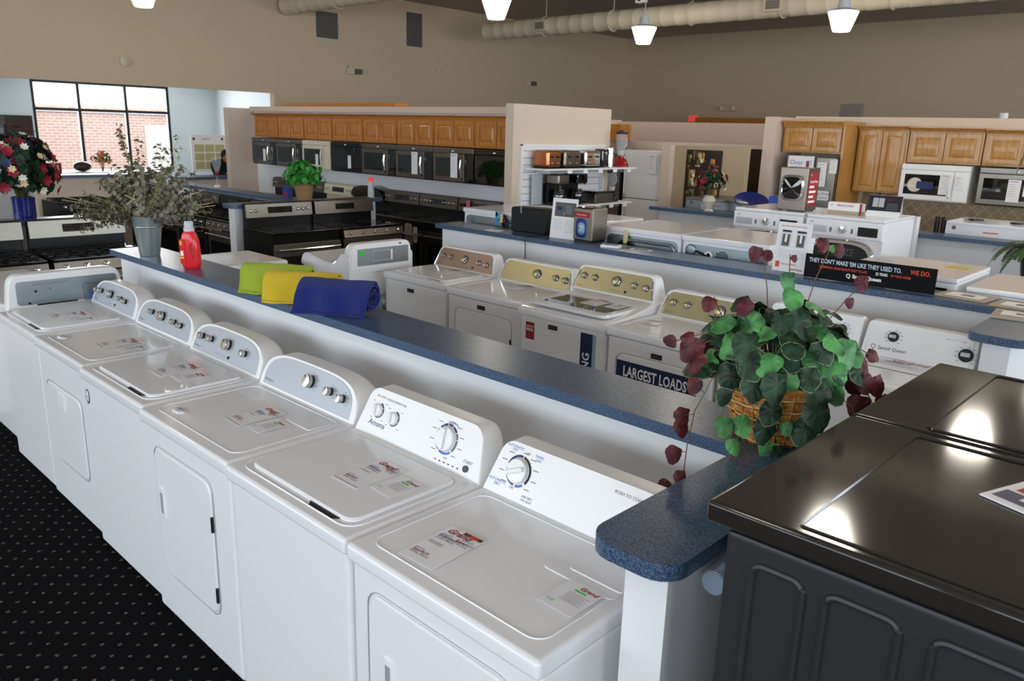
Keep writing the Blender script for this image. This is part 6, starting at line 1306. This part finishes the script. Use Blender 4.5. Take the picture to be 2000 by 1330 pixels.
# ---------------------------------------------------------------- ceiling lamps, ducts, vents
def lamp(label, x, y, z=3.48):
    r = thing('pendant_lamp', label, 'lamp', (x, y, z), 0, 'cone pendant lamps')
    MB().lathe([(.0, .0), (.105, .0), (.115, .01), (.195, .235), (.2, .25), (.0, .25)], seg=20).obj('diffuser', 'lamp_glow', r)
    MB().lathe([(.2, .25), (.205, .262), (.09, .30), (.07, .42), (.0, .42)], seg=20, cap0=False).obj('housing', 'cap_grey', r); MB().cyl((0, 0, .42), .008, 4.66-z-.42, Z, 6).obj('stem', 'cap_grey', r)
lamp('glowing cone lamp cut by the top edge of the picture, left of the duct', -5.72, 6.95); lamp('glowing cone lamp in the middle, below the long duct', -5.72, 10.4); lamp('glowing cone lamp hanging at upper right under the duct', -2.43, 10.4)
for x, y in ((-2.43, 6.95), (.75, 10.4), (.58, 7.7), (.42, 4.5), (4.2, 7.7), (4.2, 4.5), (4.2, 10.4), (-9, 3.6), (.75, -1.5), (-5.72, -1.5), (4.2, -1.5)): lamp('glowing cone pendant lamp outside the picture, overhead in the same grid', x, y)
def duct(label, x0, x1, y, z, r_, vents=()):
    d = thing('air_duct', label, 'duct', (x0, y, z)); L = x1-x0; pr = [(r_*.96, 0), (r_*1.04, .01), (r_*1.04, .05), (r_, .06)]
    x = .06
    while x < L-.3: x += .30; pr += [(r_, x-.02), (r_*1.015, x-.012), (r_*1.015, x-.004), (r_, x)]
    MB().lathe(pr+[(r_, L)], (0, 0, 0), X, 32).obj('pipe', 'duct', d)
    for v in vents: 
        g = MB().box(v-.16, v+.16, -r_-.03, -r_*.6, -.1, .1, b=.004).obj('outlet', 'duct', d); b = MB(); b.rect(-.12, .12, -.07, .07, (v, -r_-.031, 0), X, Z, 'vent_grey', h=.0005)
        for k in range(5): b.box(v-.12, v+.12, -r_-.036, -r_-.03, -.06+k*.028, -.055+k*.028, m='duct')
        b.obj('grille', 'vent_grey', g, recalc=False)
    for k in range(1, int(L/1.7)): b = MB(); b.tube([Vector((k*1.7, (r_+.01)*math.cos(t), (r_+.01)*math.sin(t))) for t in [2*PI*j/24 for j in range(25)]], .012, 5); b.tube([(k*1.7, 0, r_), (k*1.7, 0, 4.66-z)], .008, 5); b.obj('hanger', 'duct', d)
duct('long round beige ceiling duct running to the right with two outlets', -10.75, 6.5, 11.7, 4.09, .175, (1.7, 6.7))
duct('short end of a round duct at the top left of the picture', -11.9, 2, 7.5, 4.20, .17)
def wallbits():
    for l, y0, y1, z0, z1 in (('grey louvred wall vent high on the left wall, left one', 8.15, 8.72, 3.68, 4.22), ('grey louvred wall vent high on the left wall, right one', 10.42, 10.92, 3.72, 4.46)):
        r = thing('wall_vent', l, 'vent', (-12, (y0+y1)/2, z0), PI/2, 'wall vents'); w = (y1-y0)/2; h = z1-z0; MB().box(-w, w, -.02, 0, 0, h).obj('frame', 'duct', r); b = MB()
        MB().box(-w+.03, w-.03, -.024, -.018, .03, h-.02).obj('back', 'vent_grey', r)
        for k in range(int(h/.04)): b.box(-w+.03, w-.03, -.034, -.024, .03+k*.04, .042+k*.04)
        b.obj('louvres', 'vent_grey', r)
    for l, y, z in (('small two-headed emergency light on the left wall below the vents', 9.0, 3.12), ('small two-headed emergency light on the left wall toward the corner', 14.4, 3.2)):
        r = thing('emergency_light', l, 'light', (-11.99, y, z), PI/2, 'emergency lights'); MB().box(-.13, .05, -.06, 0, -.06, .06, b=.01).obj('box', 'duct', r); MB().box(.06, .2, -.12, -.01, -.05, .05, b=.01).obj('lamp_head', 'vent_grey', r); MB().cyl((-.05, -.04, .06), .03, .06, Z, 12).obj('upper_head', 'duct', r)
    tag(MB().lathe([(.08, 0), (.08, .03), (.05, .045), (0, .05)], (-11.99, 4.45, 2.96), X, 20).obj('smoke_detector', 'duct'), 'small round detector on the left wall above the opening', 'fitting')
    tag(MB().lathe([(.05, 0), (.05, .02), (.03, .03), (0, .03)], (-11.99, 11.4, 3.3), X, 16).obj('smoke_detector', 'duct'), 'tiny round detector on the left wall right of the first emergency light', 'fitting')
    r = thing('emergency_light', 'two-lobed emergency light on the back wall', 'light', (-8.6, 18.58, 2.75)); MB().box(-.12, .12, -.06, 0, -.05, .03, b=.01).obj('box', 'bisque', r)
    for s in (-1, 1): MB().sphere((s*.17, -.08, .0), .07).obj('lamp_head', 'bisque', r)
    r = thing('exit_sign', 'small red exit sign on the back wall', 'sign', (-9.62, 18.58, 2.40)); MB().box(-.15, .15, -.05, 0, 0, .17).obj('box', 'ink_white', r); b = MB(); b.rect(-.145, .145, .005, .165, (0, -.05, 0), X, Z, 'sign_red', h=.001); b.text('EXIT', .12, (-.12, -.053, .04), X, Z, 'ink_white'); b.obj('lettering', 'sign_red', r, recalc=False)
    r = thing('security_camera', 'small white ceiling camera above the duct', 'camera', (-6.45, 11.3, 4.36)); MB().cyl((0, 0, 0), .02, .3, Z, 8).obj('stem', 'ink_white', r); MB().box(-.1, .1, -.06, .06, -.08, .02, b=.02).obj('housing', 'ink_white', r); MB().cyl((.0, -.06, -.03), .03, .02, -Y, 12).obj('lens', 'black', r)
    tag(MB().box(-2.07, -1.79, 9.81, 9.91, 2.331, 2.50, b=.01).obj('perforated_box', 'vent_grey'), 'grey patterned box standing on top of the kitchen wall', 'box')
    tag(MB().cyl((-.14, 9.86, 2.331), .045, .06, Z, 16).obj('metal_can', 'cap_grey'), 'small silver can on top of the kitchen wall at right', 'can')
wallbits()

def extras():
    r = thing('washer', 'white rounded machine top peeking over the front countertop beside the red bottle', 'washer', (-4.06, 1.98, 0), -PI/2); MB().box(-.30, .30, .02, .64, .02, .90, b=.02).obj('cabinet', 'enamel_panel', r); MB().box(-.305, .305, 0, .66, .90, .95, b=.024, seg=4).obj('top', 'enamel', r)
    for l, x0, x1, z0, z1, m in (('purple sticker on the oven door of the eight-knob bronze range', -5.75, -5.58, .64, .80, 'ink_navy'), ('tan arched sticker beside the purple one on the bronze range door', -5.56, -5.41, .60, .86, 'cardboard'), ('narrow cream paper at the right of the bronze range door', -5.39, -5.31, .63, .83, 'bisque')):
        t = thing('sticker', l, 'sticker', ((x0+x1)/2, 5.228, z0)); w = (x1-x0)/2
        MB().plate(rrect(-w, w, 0, z1-z0, [.005, .005, .04 if m == 'cardboard' else .005, .04 if m == 'cardboard' else .005]), (0, 0, 0), X, Z, .001).obj('sheet', m, t)
        b = MB()
        for k in range(3): b.rect(-w*.7, w*.7, .05+.03*k, .058+.03*k, (0, -.001, 0), X, Z, 'petal_red' if m != 'ink_navy' else 'ink_white', h=.0006)
        b.obj('print', 'petal_red', t, recalc=False)
extras()

def chair():
    r = thing('office_chair', 'dark blue office chair in front of the grey office counter', 'chair', (-12.05+.0, 6.55, 0), -PI/2)
    MB().box(-.22, .22, -.22, .22, .46, .52, b=.025, seg=3).obj('seat', 'shirt_black', r); MB().box(-.2, .2, .2, .25, .6, 1.0, b=.02, seg=3).obj('backrest', 'ink_navy', r); MB().cyl((0, 0, .1), .025, .36, Z, 12).obj('post', 'chrome', r)
    MB().box(-.02, .02, .2, .24, .48, .65).obj('back_support', 'black', r)
    for k in range(5): a = 2*PI*k/5; MB().tube([(0, 0, .1), (.28*math.cos(a), .28*math.sin(a), .05)], .018, 8).sphere((.28*math.cos(a), .28*math.sin(a), .03), .03).obj('leg', 'black', r)
chair()
